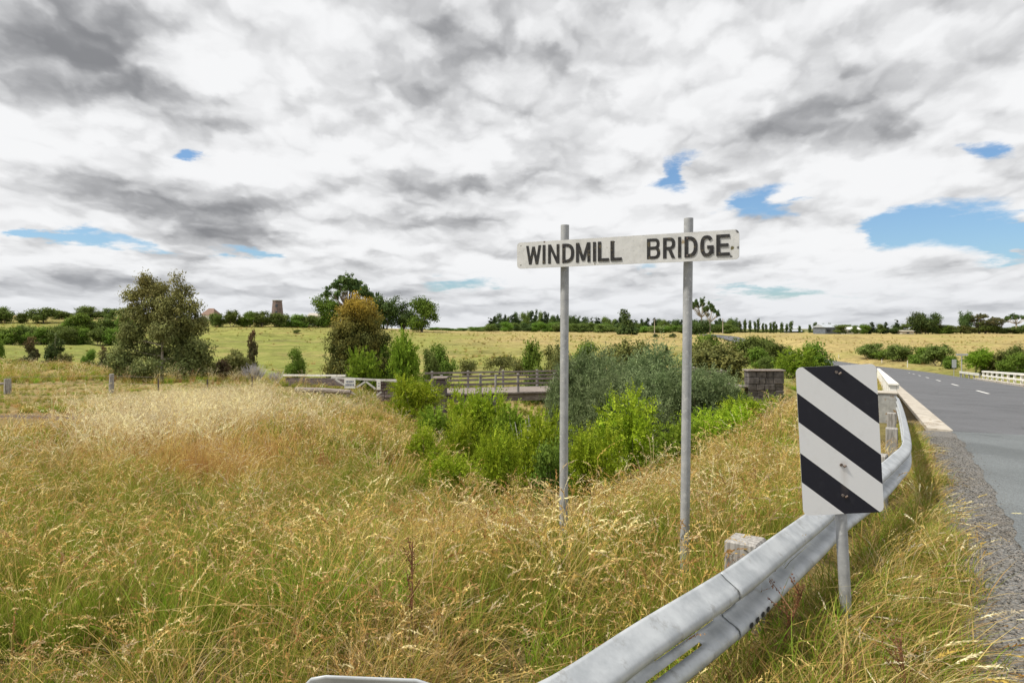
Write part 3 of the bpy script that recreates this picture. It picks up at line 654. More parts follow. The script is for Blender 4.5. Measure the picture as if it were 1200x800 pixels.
# ---- saplings behind the grassy crest
plant(35, 394, 26, 74, 'sapling', 'rusty-tipped young gum behind the grass crest, left of a dark conical one')
plant(65, 391, 34, 73, 'cone', 'dark conical young tree behind the grass crest at left')
plant(76, 413, 17, 70, 'olive', 'small olive shrub at the foot of the dark conical tree')
plant(103, 408, 18, 72, 'mid', 'small round green shrub in the gap left of the big eucalypt')
plant(121, 405, 20, 72, 'sapling', 'pale rusty sapling close against the left side of the big eucalypt')
plant(-4, 397, 18, 76, 'mid', 'green bush half cut off by the left edge of the view')
plant(272, 470, 26, 22, 'bright2', 'small fresh green bush rising alone out of the pale oat grass', sink=.0)
plant(20, 420, 40, 92, 'low', 'low dark scrub on the green paddock at far left')
plant(190, 321, 112, 45, 'euc', 'large grey-green young eucalypt with pale tufts rising from golden grass', rz=0)
plant(258, 419, 30, 47, 'brownbush', 'low brownish shrub at the right foot of the big eucalypt')
plant(279, 409, 42, 49, 'olive', 'olive green shrub between the eucalypt and the silvery dead bush')
plant(295, 386, 22, 52, 'sapling', 'slim reddish young gum standing behind the olive shrub')
plant(345, 407, 30, 62, 'mid', 'small fresh green shrub alone above the white approach rail')
plant(418, 346, 74, 52, 'gold', 'dense rounded tree with golden orange top beside the old bridge', rz=0)
# ---- hilltop scrub and the tall trees by the tower
G2 = 'scrub along the hilltop below the tower'
for n, (u, vt, w, d, k) in enumerate([(255, 366, 22, 268, 'haw'), (272, 363, 24, 272, 'haw'), (291, 364, 26, 276, 'mid'), (307, 364, 28, 274, 'haw'), (327, 366, 30, 270, 'haw'), (346, 368, 36, 262, 'mid'), (362, 369, 24, 268, 'haw'), (375, 375, 24, 262, 'haw'), (388, 372, 22, 265, 'haw')]):
    plant(u, vt, w, d, k, f'{"bright green" if k == "mid" else "dark"} hilltop bush in the row below the brick tower, {ORD[n]} from the left', group=G2, vb=383)
plant(408, 321, 60, 285, 'gum', 'tallest dark gum with a lacy umbrella crown on the skyline')
plant(383, 346, 38, 275, 'treeg', 'green broad tree under the left side of the tallest lacy gum')
plant(400, 355, 36, 278, 'redtree', 'brown-tinged tree at the foot of the tallest lacy gum')
plant(452, 346, 44, 280, 'black', 'dark tree just right of the golden-topped tree')
plant(441, 342, 20, 290, 'gum2', 'thin lacy gum peeping above the dark tree right of the golden top')
plant(473, 352, 34, 282, 'black', 'dark tree between a darker one and the tall green round tree')
plant(493, 347, 42, 276, 'treeg', 'tall round green tree ending the skyline clump')
plant(348, 386, 10, 225, 'haw', 'tiny dark bush alone on the green slope below the hilltop scrub')
# ---- bushes around the old bridge
plant(428, 405, 52, 46, 'bright2', 'yellow-green shrub right behind the white gate')
plant(477, 385, 56, 45, 'bright2', 'tall bright green shrub with a spiky leader behind the bridge rail')
plant(452, 398, 34, 52, 'mid', 'mid green shrub between the golden tree and the spiky bright shrub')
plant(505, 408, 26, 58, 'haw', 'narrow dark green shrub squeezed between two greener shrubs')
plant(519, 402, 38, 60, 'mid', 'dense mid green shrub right of the spiky bright shrub')
plant(548, 419, 26, 82, 'low', 'small dark low shrub on the paddock behind the bridge rail')
plant(584, 415, 44, 84, 'low', 'wide low olive shrub on the paddock behind the bridge rail')
plant(615, 419, 40, 80, 'low', 'wide low olive shrub touching the round green bush on the paddock')
plant(628, 398, 42, 56, 'mid', 'round green bush behind the bridge rail left of the willow')
plant(652, 403, 40, 60, 'olive', 'olive bush behind the left sign post')
plant(488, 437, 76, 32, 'bright', 'bright green sucker shrub in front of the bridge end beside the gate')
plant(560, 446, 86, 28, 'bright', 'bright green sucker shrub hiding the left part of the timber deck')
G3 = 'grey-green willow thicket over the creek'
plant(704, 407, 134, 32, 'willow', 'grey-green willow thicket right of the left sign post', group=G3)
plant(766, 402, 130, 36, 'willow', 'tallest grey-green willow between the two sign posts', group=G3)
plant(828, 424, 116, 33, 'willow', 'grey-green willow right of the taller sign post', group=G3)
plant(664, 436, 64, 37, 'willow', 'low willow clump over the end of the timber deck', group=G3)
plant(735, 440, 110, 27, 'willow', 'low front clump of the grey-green willow between the sign posts', group=G3)
# ---- bright suckers on the near creek bank
G4 = 'bright green suckers on the near creek bank'
plant(494, 493, 66, 14.5, 'bright', 'leftmost bright green shrub rising from the grass below the bridge', group=G4)
plant(530, 524, 76, 12.2, 'bright', 'wide low bright green shrub nearest the camera below the timber deck', group=G4)
plant(584, 494, 74, 14.5, 'bright', 'bright green shrub left of the shorter sign post', group=G4)
plant(546, 480, 72, 19, 'bright', 'bright green shrub right under the timber deck end', group=G4)
plant(510, 474, 64, 24, 'bright2', 'mid green shrub below the stacked timber abutment', group=G4)
plant(600, 473, 76, 24, 'bright2', 'mid green shrub low under the brace post of the footbridge', group=G4)
plant(634, 474, 84, 16.5, 'bright', 'bright green shrub directly behind the left sign post', group=G4)
plant(696, 492, 84, 13.8, 'bright', 'low yellow-green shrub midway between the sign posts', group=G4)
plant(648, 512, 60, 12.6, 'mid', 'dark green low shrub at the left foot of the shorter sign post', group=G4)
plant(748, 450, 128, 15.5, 'bright', 'largest yellow-green shrub standing against the willow', group=G4)
plant(796, 486, 84, 13.8, 'bright2', 'mid green shrub at the left foot of the taller sign post', group=G4)
plant(842, 470, 96, 17, 'bright', 'yellow-green shrub right behind the right sign post', group=G4)
plant(880, 460, 76, 24, 'bright', 'yellow-green shrub below the stone abutment', group=G4)
plant(918, 476, 46, 28, 'bright2', 'yellow-green shrub close to the striped marker board', group=G4)
plant(915, 462, 44, 40, 'olive', 'grey-olive shrub in front of the stone abutment')
plant(870, 452, 40, 40, 'mid', 'green shrub at the foot of the abutment left end')
# ---- bushes beyond the creek, right of the willow
plant(838, 391, 56, 118, 'mid', 'round green bush right of the taller sign post top of the thicket')
plant(846, 402, 78, 70, 'olive', 'large olive bush behind the stone abutment')
plant(818, 398, 50, 84, 'olive', 'olive bush partly behind the right sign post')
plant(735, 397, 60, 72, 'olive', 'olive bush poking out above the willow thicket')
plant(690, 399, 46, 76, 'mid', 'green bush above the willow, right of the left sign post')
plant(872, 393, 46, 128, 'haw', 'dark bush below the far road bend')
plant(893, 394, 44, 130, 'haw', 'dark bush next to the far road bend, towards the poplars')
plant(888, 406, 40, 105, 'mid', 'green bush in front of the two dark ones by the far road')
plant(908, 401, 38, 118, 'haw', 'dark bush ending the clump left of the bright green one')
plant(896, 417, 18, 95, 'haw', 'small dark bush on the straw behind the abutment')
plant(930, 405, 66, 88, 'bright2', 'bright green bush left above the striped marker board')
plant(956, 400, 52, 92, 'mid', 'green bush above the top left corner of the marker board')
plant(768, 391, 12, 245, 'cone', 'small dark cone-shaped bush on the dry paddock left of the right post')
plant(788, 390, 13, 250, 'cone', 'small dark bush on the dry paddock nearest the right post')
plant(780, 404, 11, 140, 'cone', 'little green cone bush just above the willow thicket')
plant(735, 362, 26, 285, 'cypress', 'dark ivy-clad leaning tree alone in front of the woods', rz=0)
plant(822, 348, 28, 300, 'gum2', 'tall lacy gum just right of the taller sign post')
plant(832, 357, 24, 298, 'gum2', 'pale-trunked lacy gum, lower right of a pair')
plant(820, 374, 34, 300, 'black', 'black-green tree mass under the pair of lacy gums')
# ---- poplars on the skyline
G5 = 'row of thin poplars on the skyline'
for n, (u, vt, w) in enumerate([(867, 375.5, 5), (873, 373.5, 6), (879, 375, 5), (885, 376, 4.5), (888.5, 372.5, 5.5), (894, 378, 4.5), (898, 379, 4.5), (903, 377, 5), (907, 376, 5.5), (910, 379, 4), (916, 377, 6), (922, 379, 5), (926.7, 375.5, 6.5), (937, 381, 5), (949, 380, 5), (954.7, 377, 6), (965.7, 378.5, 5.5), (972.7, 378, 5)]):
    plant(u, vt, w*.9, 420, 'poplar', f'slim poplar in the skyline row, {ORD[n]} from its left end', 'poplar', G5)
# ---- trees along the far right skyline
G6 = 'trees along the right skyline'
RT = [(1014, 379, 12, 'treeg', 'small green tree right of the white house'), (1021, 377, 10, 'pine', 'thin dark pine right of the white house'), (1031, 379, 14, 'tree', 'dark round tree before the gap left of the big skyline tree'),
      (1038, 377, 9, 'pine', 'dark narrow pine, middle of the small skyline trees'), (1047, 380, 14, 'black', 'low dark tree left of the tall spire pine'), (1050.5, 374, 9, 'pine', 'spire-topped dark pine left of the grey shed'),
      (1060, 379, 16, 'tree', 'dark tree behind the grey shed'), (1076, 365, 26, 'black', 'big dark tree forming left half of the great skyline clump'), (1090, 366, 26, 'black', 'big dark tree forming right half of the great skyline clump'),
      (1084, 370, 17, 'paletree', 'pale weeping gum in front of the great skyline clump'), (1097, 372, 18, 'redtree', 'purple-brown tree at the right of the great skyline clump'),
      (1103, 380, 22, 'mid', 'light green round bush right of the purple-brown tree'), (1117, 381, 18, 'haw', 'dark bush between the light green and the yellowish one'), (1128, 381, 24, 'olive', 'yellow-topped wide bush under the tall narrow gum'),
      (1131, 364, 15, 'black', 'tall narrow dark gum standing above the skyline bushes'), (1148, 367, 30, 'gum3', 'wide brownish gum right of the tall narrow gum'), (1152, 376, 26, 'tree', 'dark tree low in front of the wide brownish gum'),
      (1168, 371, 26, 'gum3', 'ragged brown-green gum near the right edge'), (1166, 382, 22, 'haw', 'dark bush under the ragged gum near the right edge'), (1191, 367, 28, 'gum2', 'flat-topped lacy gum at the right edge'), (1188, 383, 26, 'haw', 'dark bush under the flat-topped gum at the right edge'),
      (985, 380, 16, 'tree', 'dark tree on the left side of the grey-roofed building'), (1002, 381, 10, 'tree', 'dark shrub-like tree before the white house'), (1205, 380, 22, 'haw', 'dark bush cut off by the right edge')]
for (u, vt, w, k, lb) in RT: plant(u, vt, w*1.15, 340, k, lb, 'tree', G6)
# ---- bushes along the far side of the new bridge
G7 = 'bushes beyond the road bend'
for (u, vt, w, d, k, lb) in [(1020, 402, 38, 188, 'haw', 'dark round bush nearest the marker board, beyond the road'), (1036, 408, 30, 180, 'mid', 'lower green bush right against the dark round one beyond the road'), (1056, 403, 36, 172, 'haw', 'dark round bush behind the second white guide post'),
      (1077, 406, 32, 162, 'mid', 'mid green bush between two dark ones beyond the road'), (1099, 403, 42, 152, 'haw', 'tallest dark bush beyond the road, left of the T-shaped sign'), (1113, 416, 22, 138, 'mid', 'small bright bush beside the small striped marker'),
      (1148, 407, 44, 118, 'bright2', 'bright green bush behind the start of the white bridge railing'), (1172, 410, 38, 116, 'olive', 'olive bush behind the white bridge railing'), (1186, 412, 34, 110, 'mid', 'fresh green bush behind the right part of the white railing'),
      (1190, 404, 26, 112, 'haw', 'dark bush at the right edge above the white railing'), (1206, 408, 38, 112, 'haw', 'dark bush cut by the right edge behind the white railing')]:
    plant(u, vt, w, d, k, lb, None, G7)

# ---- far woodland: reads as one dark mass
def woodland():
    rng = np.random.default_rng(90); VV, FF, CC = [], [], []; off = 0
    def put(key, u, vt, wpx, d):
        nonlocal off
        nm, var = KIND[key]; cm, tm = var[int(rng.random()*len(var))]
        n = len(cm.vertices); co = np.empty(n*3, np.float32); cm.vertices.foreach_get('co', co); co = co.reshape(-1, 3)
        cl = np.empty(n*4, np.float32); cm.color_attributes['Col'].data.foreach_get('color', cl); cl = cl.reshape(-1, 4)[:, :3]
        x, y, z = spot(u, d); h = max(1., zat(vt, d)-z); w = wpx/FPX*d; a = rng.random()*6.28
        q = np.stack([(co[:, 0]*math.cos(a)-co[:, 1]*math.sin(a))*w+x, (co[:, 0]*math.sin(a)+co[:, 1]*math.cos(a))*w+y, co[:, 2]*h+z], 1)
        VV.append(q); CC.append(cl*(.8+.4*rng.random())); FF.append(np.arange(n).reshape(-1, 4)+off); off += n
    tops = lambda u: float(np.interp(u, [505, 520, 545, 566, 580, 600, 630, 655, 672, 700, 730, 780, 830, 864], [377, 377, 379, 378, 369, 366, 365, 367, 369, 371, 373, 374.5, 374.5, 375]))
    for u in np.arange(575, 866, 4.2): put(['pine', 'pine', 'tree', 'black', 'pine'][int(rng.random()*5)], u+rng.normal()*1.5, tops(u)+rng.normal()*1.2+(rng.random() < .3)*2, 9+rng.random()*7, 430+rng.random()*60)
    for u in np.arange(506, 866, 6): put(['tree', 'haw', 'black', 'treeg'][int(rng.random()*4)], u+rng.normal()*2, max(tops(u)+4, 376)+rng.random()*4, 14+rng.random()*10, 360+rng.random()*30)
    for u in np.arange(975, 1210, 6): put(['haw', 'tree', 'black', 'pine'][int(rng.random()*4)], u+rng.normal()*2, 384+rng.random()*3-(rng.random() < .15)*4, 12+rng.random()*8, 400+rng.random()*40)
    for u in np.arange(866, 975, 7): put(['haw', 'mid', 'black'][int(rng.random()*3)], u+rng.normal()*2, 386+rng.random()*2, 9+rng.random()*8, 440+rng.random()*30)
    return mesh('woodland', np.concatenate(VV), np.concatenate(FF), M['leaf'], np.concatenate(CC))
tag(link('woodland', woodland()), 'dense belt of dark pines and scrub along the far skyline', 'woodland', kind='stuff')

# ------------------------------------------------------------------ grass
def blades(rng, n, rad, h, lean, bend, width, c0, c1, seg=4, wind=(.08, .02), stem=False):
    """ribbon blades: (V, F, C) arrays; colours run from base c0 to tip c1"""
    a = rng.random(n)*6.283; q = rad*np.sqrt(rng.random(n)); bx, by = q*np.cos(a), q*np.sin(a)
    hh = h[0]+(h[1]-h[0])*rng.random(n); da = rng.random(n)*6.283
    ln = lean*rng.random(n); bd = bend*(.3+rng.random(n))*(1 if bend > .65 else .7)
    dxy = np.stack([np.cos(da)+wind[0]*2, np.sin(da)+wind[1]*2], 1); dxy /= np.linalg.norm(dxy, axis=1, keepdims=True)
    wdir = np.stack([-dxy[:, 1], dxy[:, 0]], 1); ta = rng.normal(size=n)*.9
    wx = wdir*np.cos(ta)[:, None]+dxy*np.sin(ta)[:, None]
    V = np.zeros((n, seg+1, 2, 3)); C = np.zeros((n, seg+1, 2, 3))
    c0, c1 = pick(rng, c0, n), pick(rng, c1, n)
    ax = np.zeros((n, seg+1, 3))
    for k in range(seg+1):
        t = k/seg; hor = ln*t*hh+bd*hh*t**2.4; ver = hh*(t-.35*bd*t**2.6)
        p = np.stack([bx+dxy[:, 0]*hor, by+dxy[:, 1]*hor, ver], 1); ax[:, k] = p
        w = width*(1-.75*t**1.6 if not stem else 1-.4*t)*(.8+.4*rng.random(n))/2
        if k == seg and not stem: w = w*.15
        V[:, k, 0, :2] = p[:, :2]-wx*w[:, None]; V[:, k, 1, :2] = p[:, :2]+wx*w[:, None]; V[:, k, :, 2] = p[:, 2][:, None]
        C[:, k] = (c0*(1-t)+c1*t)[:, None, :]
    base = (np.arange(n)*(seg+1)*2)[:, None]; ks = np.arange(seg)[None, :]*2
    F = np.stack([base+ks, base+ks+1, base+ks+3, base+ks+2], -1).reshape(-1, 4)
    return V.reshape(-1, 3), F, C.reshape(-1, 3), ax, dxy
def heads(rng, ax, dxy, length, size, width, n_sp, col, nod=.8, spread=.5):
    """seed heads: spikelets along the nodding end of each stem"""
    n = len(ax); nv = .15+1.1*rng.random(n); tip = ax[:, -1]; d = unit(ax[:, -1]-ax[:, -2]); L = length*(.7+.6*rng.random(n))
    k = np.tile(np.linspace(0, 1, n_sp), n); i = np.repeat(np.arange(n), n_sp)
    dn = np.concatenate([dxy, np.full((n, 1), -.55)], 1)
    pos = tip[i]+d[i]*(L[i]*(k-.15))[:, None]+dn[i]*(nod*nv[i]*L[i]*k**1.7)[:, None]
    axis = unit(d[i]*(1-k*.6)[:, None]+dn[i]*(nod*nv[i]*k)[:, None]+rng.normal(size=(len(i), 3))*spread)
    pos = pos+axis*size*.3
    prof = np.sin(np.pi*np.clip(.15+.8*k, 0, 1))
    return quads(pos, axis, rng.normal(size=(len(i), 3))+np.array([0, 0, .4]), size*(.6+.7*prof), width*(.6+.7*prof), pick(rng, col, n)[i]*(.8+.4*rng.random((len(i), 1))))
def join(parts):
    off = 0; V, F, C = [], [], []
    for p in parts:
        V.append(p[0]); F.append(p[1]+off); C.append(p[2]); off += len(p[0])
    return np.concatenate(V), np.concatenate(F), np.concatenate(C)
GRN = [(.10, .18, .018), (.155, .255, .024), (.22, .30, .034)]; BGR = [(.20, .33, .022), (.28, .40, .03), (.32, .41, .045)]
OLV = [(.20, .25, .03), (.33, .31, .05)]; STR = [(.46, .30, .075), (.60, .43, .13), (.70, .55, .23)]; PAL = [(.62, .50, .25), (.76, .66, .40), (.84, .77, .54)]
BRN = [(.20, .115, .05), (.32, .20, .09), (.42, .28, .14)]; RED = [(.38, .17, .055), (.48, .25, .085), (.54, .33, .14)]
HD = [(.44, .26, .08), (.57, .38, .13), (.68, .50, .22), (.74, .60, .32)]
def clump_green(s, lod=1):
    r = np.random.default_rng(s); w = .0062*lod; n = int(56/lod**.5)
    b1 = blades(r, n, .17, (.18, .48), .45, .5, w, GRN, OLV, seg=4 if lod == 1 else 3); b2 = blades(r, n//4, .17, (.15, .42), .6, .6, w, BRN, STR, seg=3)
    sN = max(3, int(6/lod)); b3 = blades(r, sN, .15, (.36, .60), .3, .3, .0032*lod, OLV, STR, seg=4, stem=True)
    return join([b1[:3], b2[:3], b3[:3], heads(r, b3[3], b3[4], .085, .019*lod**.6, .006*lod**.6, int(13/lod**.6), HD, .7)])
def clump_straw(s, lod=1):
    r = np.random.default_rng(s); w = .0058*lod; n = int(34/lod**.5)
    b1 = blades(r, n+10, .17, (.18, .5), .45, .5, w, GRN, OLV, seg=3); b2 = blades(r, n//3, .17, (.2, .5), .6, .7, w, BRN, STR, seg=3)
    sN = max(4, int(10/lod**.7)); b3 = blades(r, sN, .17, (.42, .74), .25, .28, .0034*lod, [(.26, .2, .07), (.36, .24, .1)], STR, seg=4, stem=True)
    return join([b1[:3], b2[:3], b3[:3], heads(r, b3[3], b3[4], .105, .021*lod**.6, .0066*lod**.6, int(15/lod**.6), HD+[PAL[1]], .9)])
def clump_oat(s, lod=1):
    r = np.random.default_rng(s); w = .005*lod; n = int(26/lod**.5)
    b1 = blades(r, n, .2, (.2, .5), .5, .6, w, RED, STR, seg=3); sN = max(8, int(26/lod**.6)); b3 = blades(r, sN, .2, (.55, .95), .3, .35, .0034*lod, RED, PAL, seg=4, stem=True)
    return join([b1[:3], b3[:3], heads(r, b3[3], b3[4], .17, .024*lod**.5, .006*lod**.6, int(14/lod**.5), PAL, .8, .7)])
def clump_red(s, lod=1):
    r = np.random.default_rng(s); w = .0052*lod; n = int(42/lod**.5)
    b1 = blades(r, n, .19, (.2, .55), .45, .5, w, RED, RED+STR[:2], seg=3); sN = max(6, int(14/lod**.6)); b3 = blades(r, sN, .19, (.45, .75), .3, .35, .0034*lod, RED, STR, seg=4, stem=True)
    return join([b1[:3], b3[:3], heads(r, b3[3], b3[4], .11, .016*lod**.5, .005*lod**.6, int(12/lod**.5), RED+STR, .8, .5)])
def clump_thatch(s, lod=1):
    r = np.random.default_rng(s); w = .006*lod; n = int(64/lod**.5)
    b1 = blades(r, n, .2, (.15, .5), 1.3, 1.0, w, BRN, STR, seg=4); b2 = blades(r, n//3, .2, (.2, .45), .8, .9, w, BRN, [(.5, .4, .22), (.62, .52, .33)], seg=4)
    b3 = blades(r, 5, .15, (.4, .6), .6, .6, .0034*lod, BRN, STR, seg=4, stem=True)
    return join([b1[:3], b2[:3], b3[:3], heads(r, b3[3], b3[4], .10, .021, .0066, 14, HD, .9)])
def clump_bright(s, lod=1):
    r = np.random.default_rng(s); n = int(70/lod**.5)
    b1 = blades(r, n, .16, (.14, .42), .45, .5, .0068*lod, GRN, BGR, seg=4); b2 = blades(r, n//6, .16, (.15, .4), .7, .7, .004*lod, BRN, STR, seg=3)
    b3 = blades(r, 4, .12, (.3, .5), .4, .5, .0032*lod, OLV, STR, seg=4, stem=True)
    return join([b1[:3], b2[:3], b3[:3], heads(r, b3[3], b3[4], .085, .018, .006, 13, HD, .9)])
def clump_fescue(s, lod=1):     # arching heads lying over, on the verge
    r = np.random.default_rng(s)
    b1 = blades(r, 34, .12, (.1, .3), .7, .6, .004, GRN, OLV, seg=3); b3 = blades(r, 16, .1, (.28, .45), .7, 1.0, .0022, STR, PAL, seg=6, stem=True, wind=(1.2, .3))
    return join([b1[:3], b3[:3], heads(r, b3[3], b3[4], .12, .021, .0065, 18, PAL+STR, .5, .35)])
def clump_short(s, lod=1):
    r = np.random.default_rng(s)
    b1 = blades(r, 60, .14, (.04, .17), .7, .6, .0042, GRN, OLV+BGR[:1], seg=3); b2 = blades(r, 34, .15, (.05, .2), 1.0, .8, .004, BRN, STR, seg=3)
    return join([b1[:3], b2[:3]])
CLUMPS = {}
def clump_set(key, fn, seeds, lod=1):
    c = bpy.data.collections.new('clumps_'+key)
    for i, s in enumerate(seeds):
        V, F, C = fn(s, lod); o = bpy.data.objects.new(f'{key}_{i:02d}', mesh('grass_clump', V, F, M['grass'], C)); c.objects.link(o)
    CLUMPS[key] = (c, len(seeds))
for key, fn in (('green', clump_green), ('straw', clump_straw), ('oat', clump_oat), ('red', clump_red), ('thatch', clump_thatch), ('bright', clump_bright)):
    clump_set(key, fn, range(100, 105)); clump_set(key+'_far', fn, range(200, 203), 3.0)
clump_set('fescue', clump_fescue, range(110, 114)); clump_set('short', clump_short, range(120, 124))
def scatter(name, label, key, pts, scl, cat='grass', tilt=.17, seed=0):
    """one grass object: clumps set out on the given points by geometry nodes"""
    rng = np.random.default_rng(seed); n = len(pts)
    if n == 0: return
    me = bpy.data.meshes.new(name); me.vertices.add(n); me.vertices.foreach_set('co', np.asarray(pts, np.float32).ravel())
    a = me.attributes.new('rot', 'FLOAT_VECTOR', 'POINT'); rot = np.stack([rng.normal(size=n)*tilt, rng.normal(size=n)*tilt, rng.normal(size=n)*.9], 1).astype(np.float32); a.data.foreach_set('vector', rot.ravel())
    a = me.attributes.new('scl', 'FLOAT', 'POINT'); a.data.foreach_set('value', np.asarray(scl, np.float32))
    col, k = CLUMPS[key]; a = me.attributes.new('idx', 'INT', 'POINT'); a.data.foreach_set('value', rng.integers(0, k, n).astype(np.int32))
    o = link(name, me); tag(o, label, cat, kind='stuff')
    ng = bpy.data.node_groups.new(name+'_nodes', 'GeometryNodeTree')
    ng.interface.new_socket('Geometry', in_out='INPUT', socket_type='NodeSocketGeometry'); ng.interface.new_socket('Geometry', in_out='OUTPUT', socket_type='NodeSocketGeometry')
    N = ng.nodes; Lk = ng.links; gi = N.new('NodeGroupInput'); go = N.new('NodeGroupOutput')
    ci = N.new('GeometryNodeCollectionInfo'); ci.inputs['Collection'].default_value = col; ci.inputs['Separate Children'].default_value = True; ci.inputs['Reset Children'].default_value = True
    ip = N.new('GeometryNodeInstanceOnPoints'); ip.inputs['Pick Instance'].default_value = True
    def at(nm, ty):
        q = N.new('GeometryNodeInputNamedAttribute'); q.data_type = ty; q.inputs[0].default_value = nm; return q.outputs[0]
    Lk.new(gi.outputs[0], ip.inputs['Points']); Lk.new(ci.outputs[0], ip.inputs['Instance']); Lk.new(at('idx', 'INT'), ip.inputs['Instance Index'])
    er = N.new('FunctionNodeEulerToRotation'); Lk.new(at('rot', 'FLOAT_VECTOR'), er.inputs[0]); Lk.new(er.outputs[0], ip.inputs['Rotation'])
    Lk.new(at('scl', 'FLOAT'), ip.inputs['Scale']); Lk.new(ip.outputs[0], go.inputs[0])
    md = o.modifiers.new('scatter', 'NODES'); md.node_group = ng; return o
# guardrail line in plan, also used to keep stems off it
RAILP = _refine([(-.57, 1.80, 0), (-.38, 1.79, 0), (-.18, 1.79, 0), (.046, 1.85, 0), (.44, 2.34, 0), (.91, 2.92, 0), (1.30, 3.45, 0), (1.78, 4.10, 0), (2.25, 4.75, 0), (2.92, 5.60, 0), (3.75, 6.75, 0), (4.55, 7.95, 0), (6.33, 11.1, 0), (8.6, 15.2, 0), (10.62, 18.9, 0)], 5)[:, :2]
def rail_dist(x, y):
    best = np.full(len(x), 1e9); side = np.zeros(len(x))
    for a, b in zip(RAILP[:-1], RAILP[1:]):
        d = b-a; k = np.clip(((x-a[0])*d[0]+(y-a[1])*d[1])/(d@d), 0, 1); ex, ey = x-a[0]-k*d[0], y-a[1]-k*d[1]; r = np.hypot(ex, ey); m = r < best
        side = np.where(m, np.sign(ex*d[1]-ey*d[0]), side); best = np.where(m, r, best)
    return best, side
def cand(d0, d1, dens, seed, um=(-180, 1330)):
    rng = np.random.default_rng(seed); k0, k1 = (um[0]-600)/FPX, (um[1]-600)/FPX; area = (k1-k0)*(d1*d1-d0*d0)/2; n = int(area*dens)
    d = np.sqrt(d0*d0+(d1*d1-d0*d0)*rng.random(n)); x = d*(k0+(k1-k0)*rng.random(n)); return x, d, rng
def gauss(u, v, a, b, sa, sb): return np.exp(-((u-a)/sa)**2-((v-b)/sb)**2)
def vnoise(x, y, s, ph): return .5+.25*(np.sin(x*s+ph+1.7*np.sin(y*s*.7+ph))+np.sin(y*s*1.1-ph*2+1.3*np.sin(x*s*.8+1)))
buckets = {}
def fill(d0, d1, dens, seed, far):
    x, y, rng = cand(d0, d1, dens, seed); z = terrain(x, y); u, v = project(x, y, z+.35); s, t = st(x, y); lat, _ = road_rel(x, y)
    ok = np.where(s < JOINT+4, t < np.interp(s, [-5, 0, 4, 9, 15, 20], [.15, .26, .34, .60, .78, .8])+rng.normal(size=len(x))*.06, lat < -5.3)
    rd, side = rail_dist(x, y); verge = (side > 0) & (s < 24) & (t > -3.5); ok &= ~((rd < .16) & (s < 23)); ok &= np.hypot(x, y) > 1.75
    ok &= ~((np.abs(y-(20.0+(x+17)*.12)) < .95) & (x < -11.6))            # the track
    ok &= ~((z < -5.6) & (y < 60))                                           # creek bed
    patch = vnoise(x, y, 1.1, .4)*.5+vnoise(x, y, .37, 2.)*.5; r1 = rng.random(len(x))
    near = np.clip((y-2)/5, 0, 1)
    S = {}
    S['oat'] = 13*gauss(u, v, 200, 488, 84, 24)+1.2*gauss(u, v, 330, 474, 90, 12)+.6*gauss(u, v, 90, 448, 200, 12)+.5*gauss(u, v, 430, 476, 50, 10)+.03
    S['red'] = 14.0*gauss(u, v, 268, 526, 66, 16)+1.2*gauss(u, v, 120, 500, 90, 20)+.3*gauss(u, v, 130, 545, 70, 16)+.6*gauss(u, v, 420, 496, 140, 18)+.35*gauss(u, v, 60, 460, 140, 20)+.4*gauss(u, v, 900, 500, 60, 30)+.06
    S['thatch'] = 8*gauss(u, v, 430, 745, 60, 70)+2.2*gauss(u, v, 470, 650, 50, 30)+1.8*gauss(u, v, 250, 790, 170, 45)+.9*gauss(u, v, 470, 660, 60, 40)+.9*gauss(u, v, 690, 700, 70, 60)+.6*gauss(u, v, 40, 780, 120, 40)+.12
    S['bright'] = 3.0*gauss(u, v, 570, 770, 90, 50)+.8*gauss(u, v, 680, 760, 60, 50)+.6*gauss(u, v, 300, 600, 90, 40)+.5*gauss(u, v, 480, 600, 120, 40)+.7*gauss(u, v, 60, 590, 120, 40)+.55+.6*np.clip(.5-patch, 0, 1)*3
    S['straw'] = .42+.7*gauss(u, v, 800, 580, 170, 110)+.8*gauss(u, v, 480, 500, 120, 30)+.5*gauss(u, v, 590, 640, 110, 60)
    S['green'] = 2.0+2.0*gauss(u, v, 420, 520, 120, 40)+2.2*gauss(u, v, 200, 610, 220, 60)+.4*gauss(u, v, 780, 640, 140, 60)-.5*gauss(u, v, 200, 490, 240, 40)
    for i, k in enumerate(list(S)): S[k] = np.maximum(S[k], 0)*((.12+2.2*vnoise(x, y, 1.3+.21*i, i*1.9)**3+.5*vnoise(x, y, .4, i*.7)) if k in ('green', 'straw', 'bright') else (.55+.9*vnoise(x, y, 1.3+.21*i, i*1.9)**2))
    W_ = np.stack(list(S.values()), 1); W_ /= W_.sum(1, keepdims=True); cum = np.cumsum(W_, 1); ch = (r1[:, None] > cum).sum(1)
    sc = (.8+.45*rng.random(len(x)))*(.82+.36*vnoise(x, y, .6, 1.))*np.interp(y, [0, 6, 12, 22, 40, 60], [.82, .78, .72, .8, .8, .7])*np.where((x < -9.5) & (y > 13.5) & (y < 19.8), np.where(y > 16.6, .10, .34), 1)*np.where((u > 330) & (u < 500) & (y > 26) & (y < 41), .55, 1)*np.where((y > 18) & (y < 41) & (u < 340), .85, 1)*np.where((x < -11.5) & (y >= 19.6) & (y < 42), np.clip(.5+.5*(x+16)/4.5, .42, 1), 1); sc = np.where(y < 3.4, sc*.8, sc)
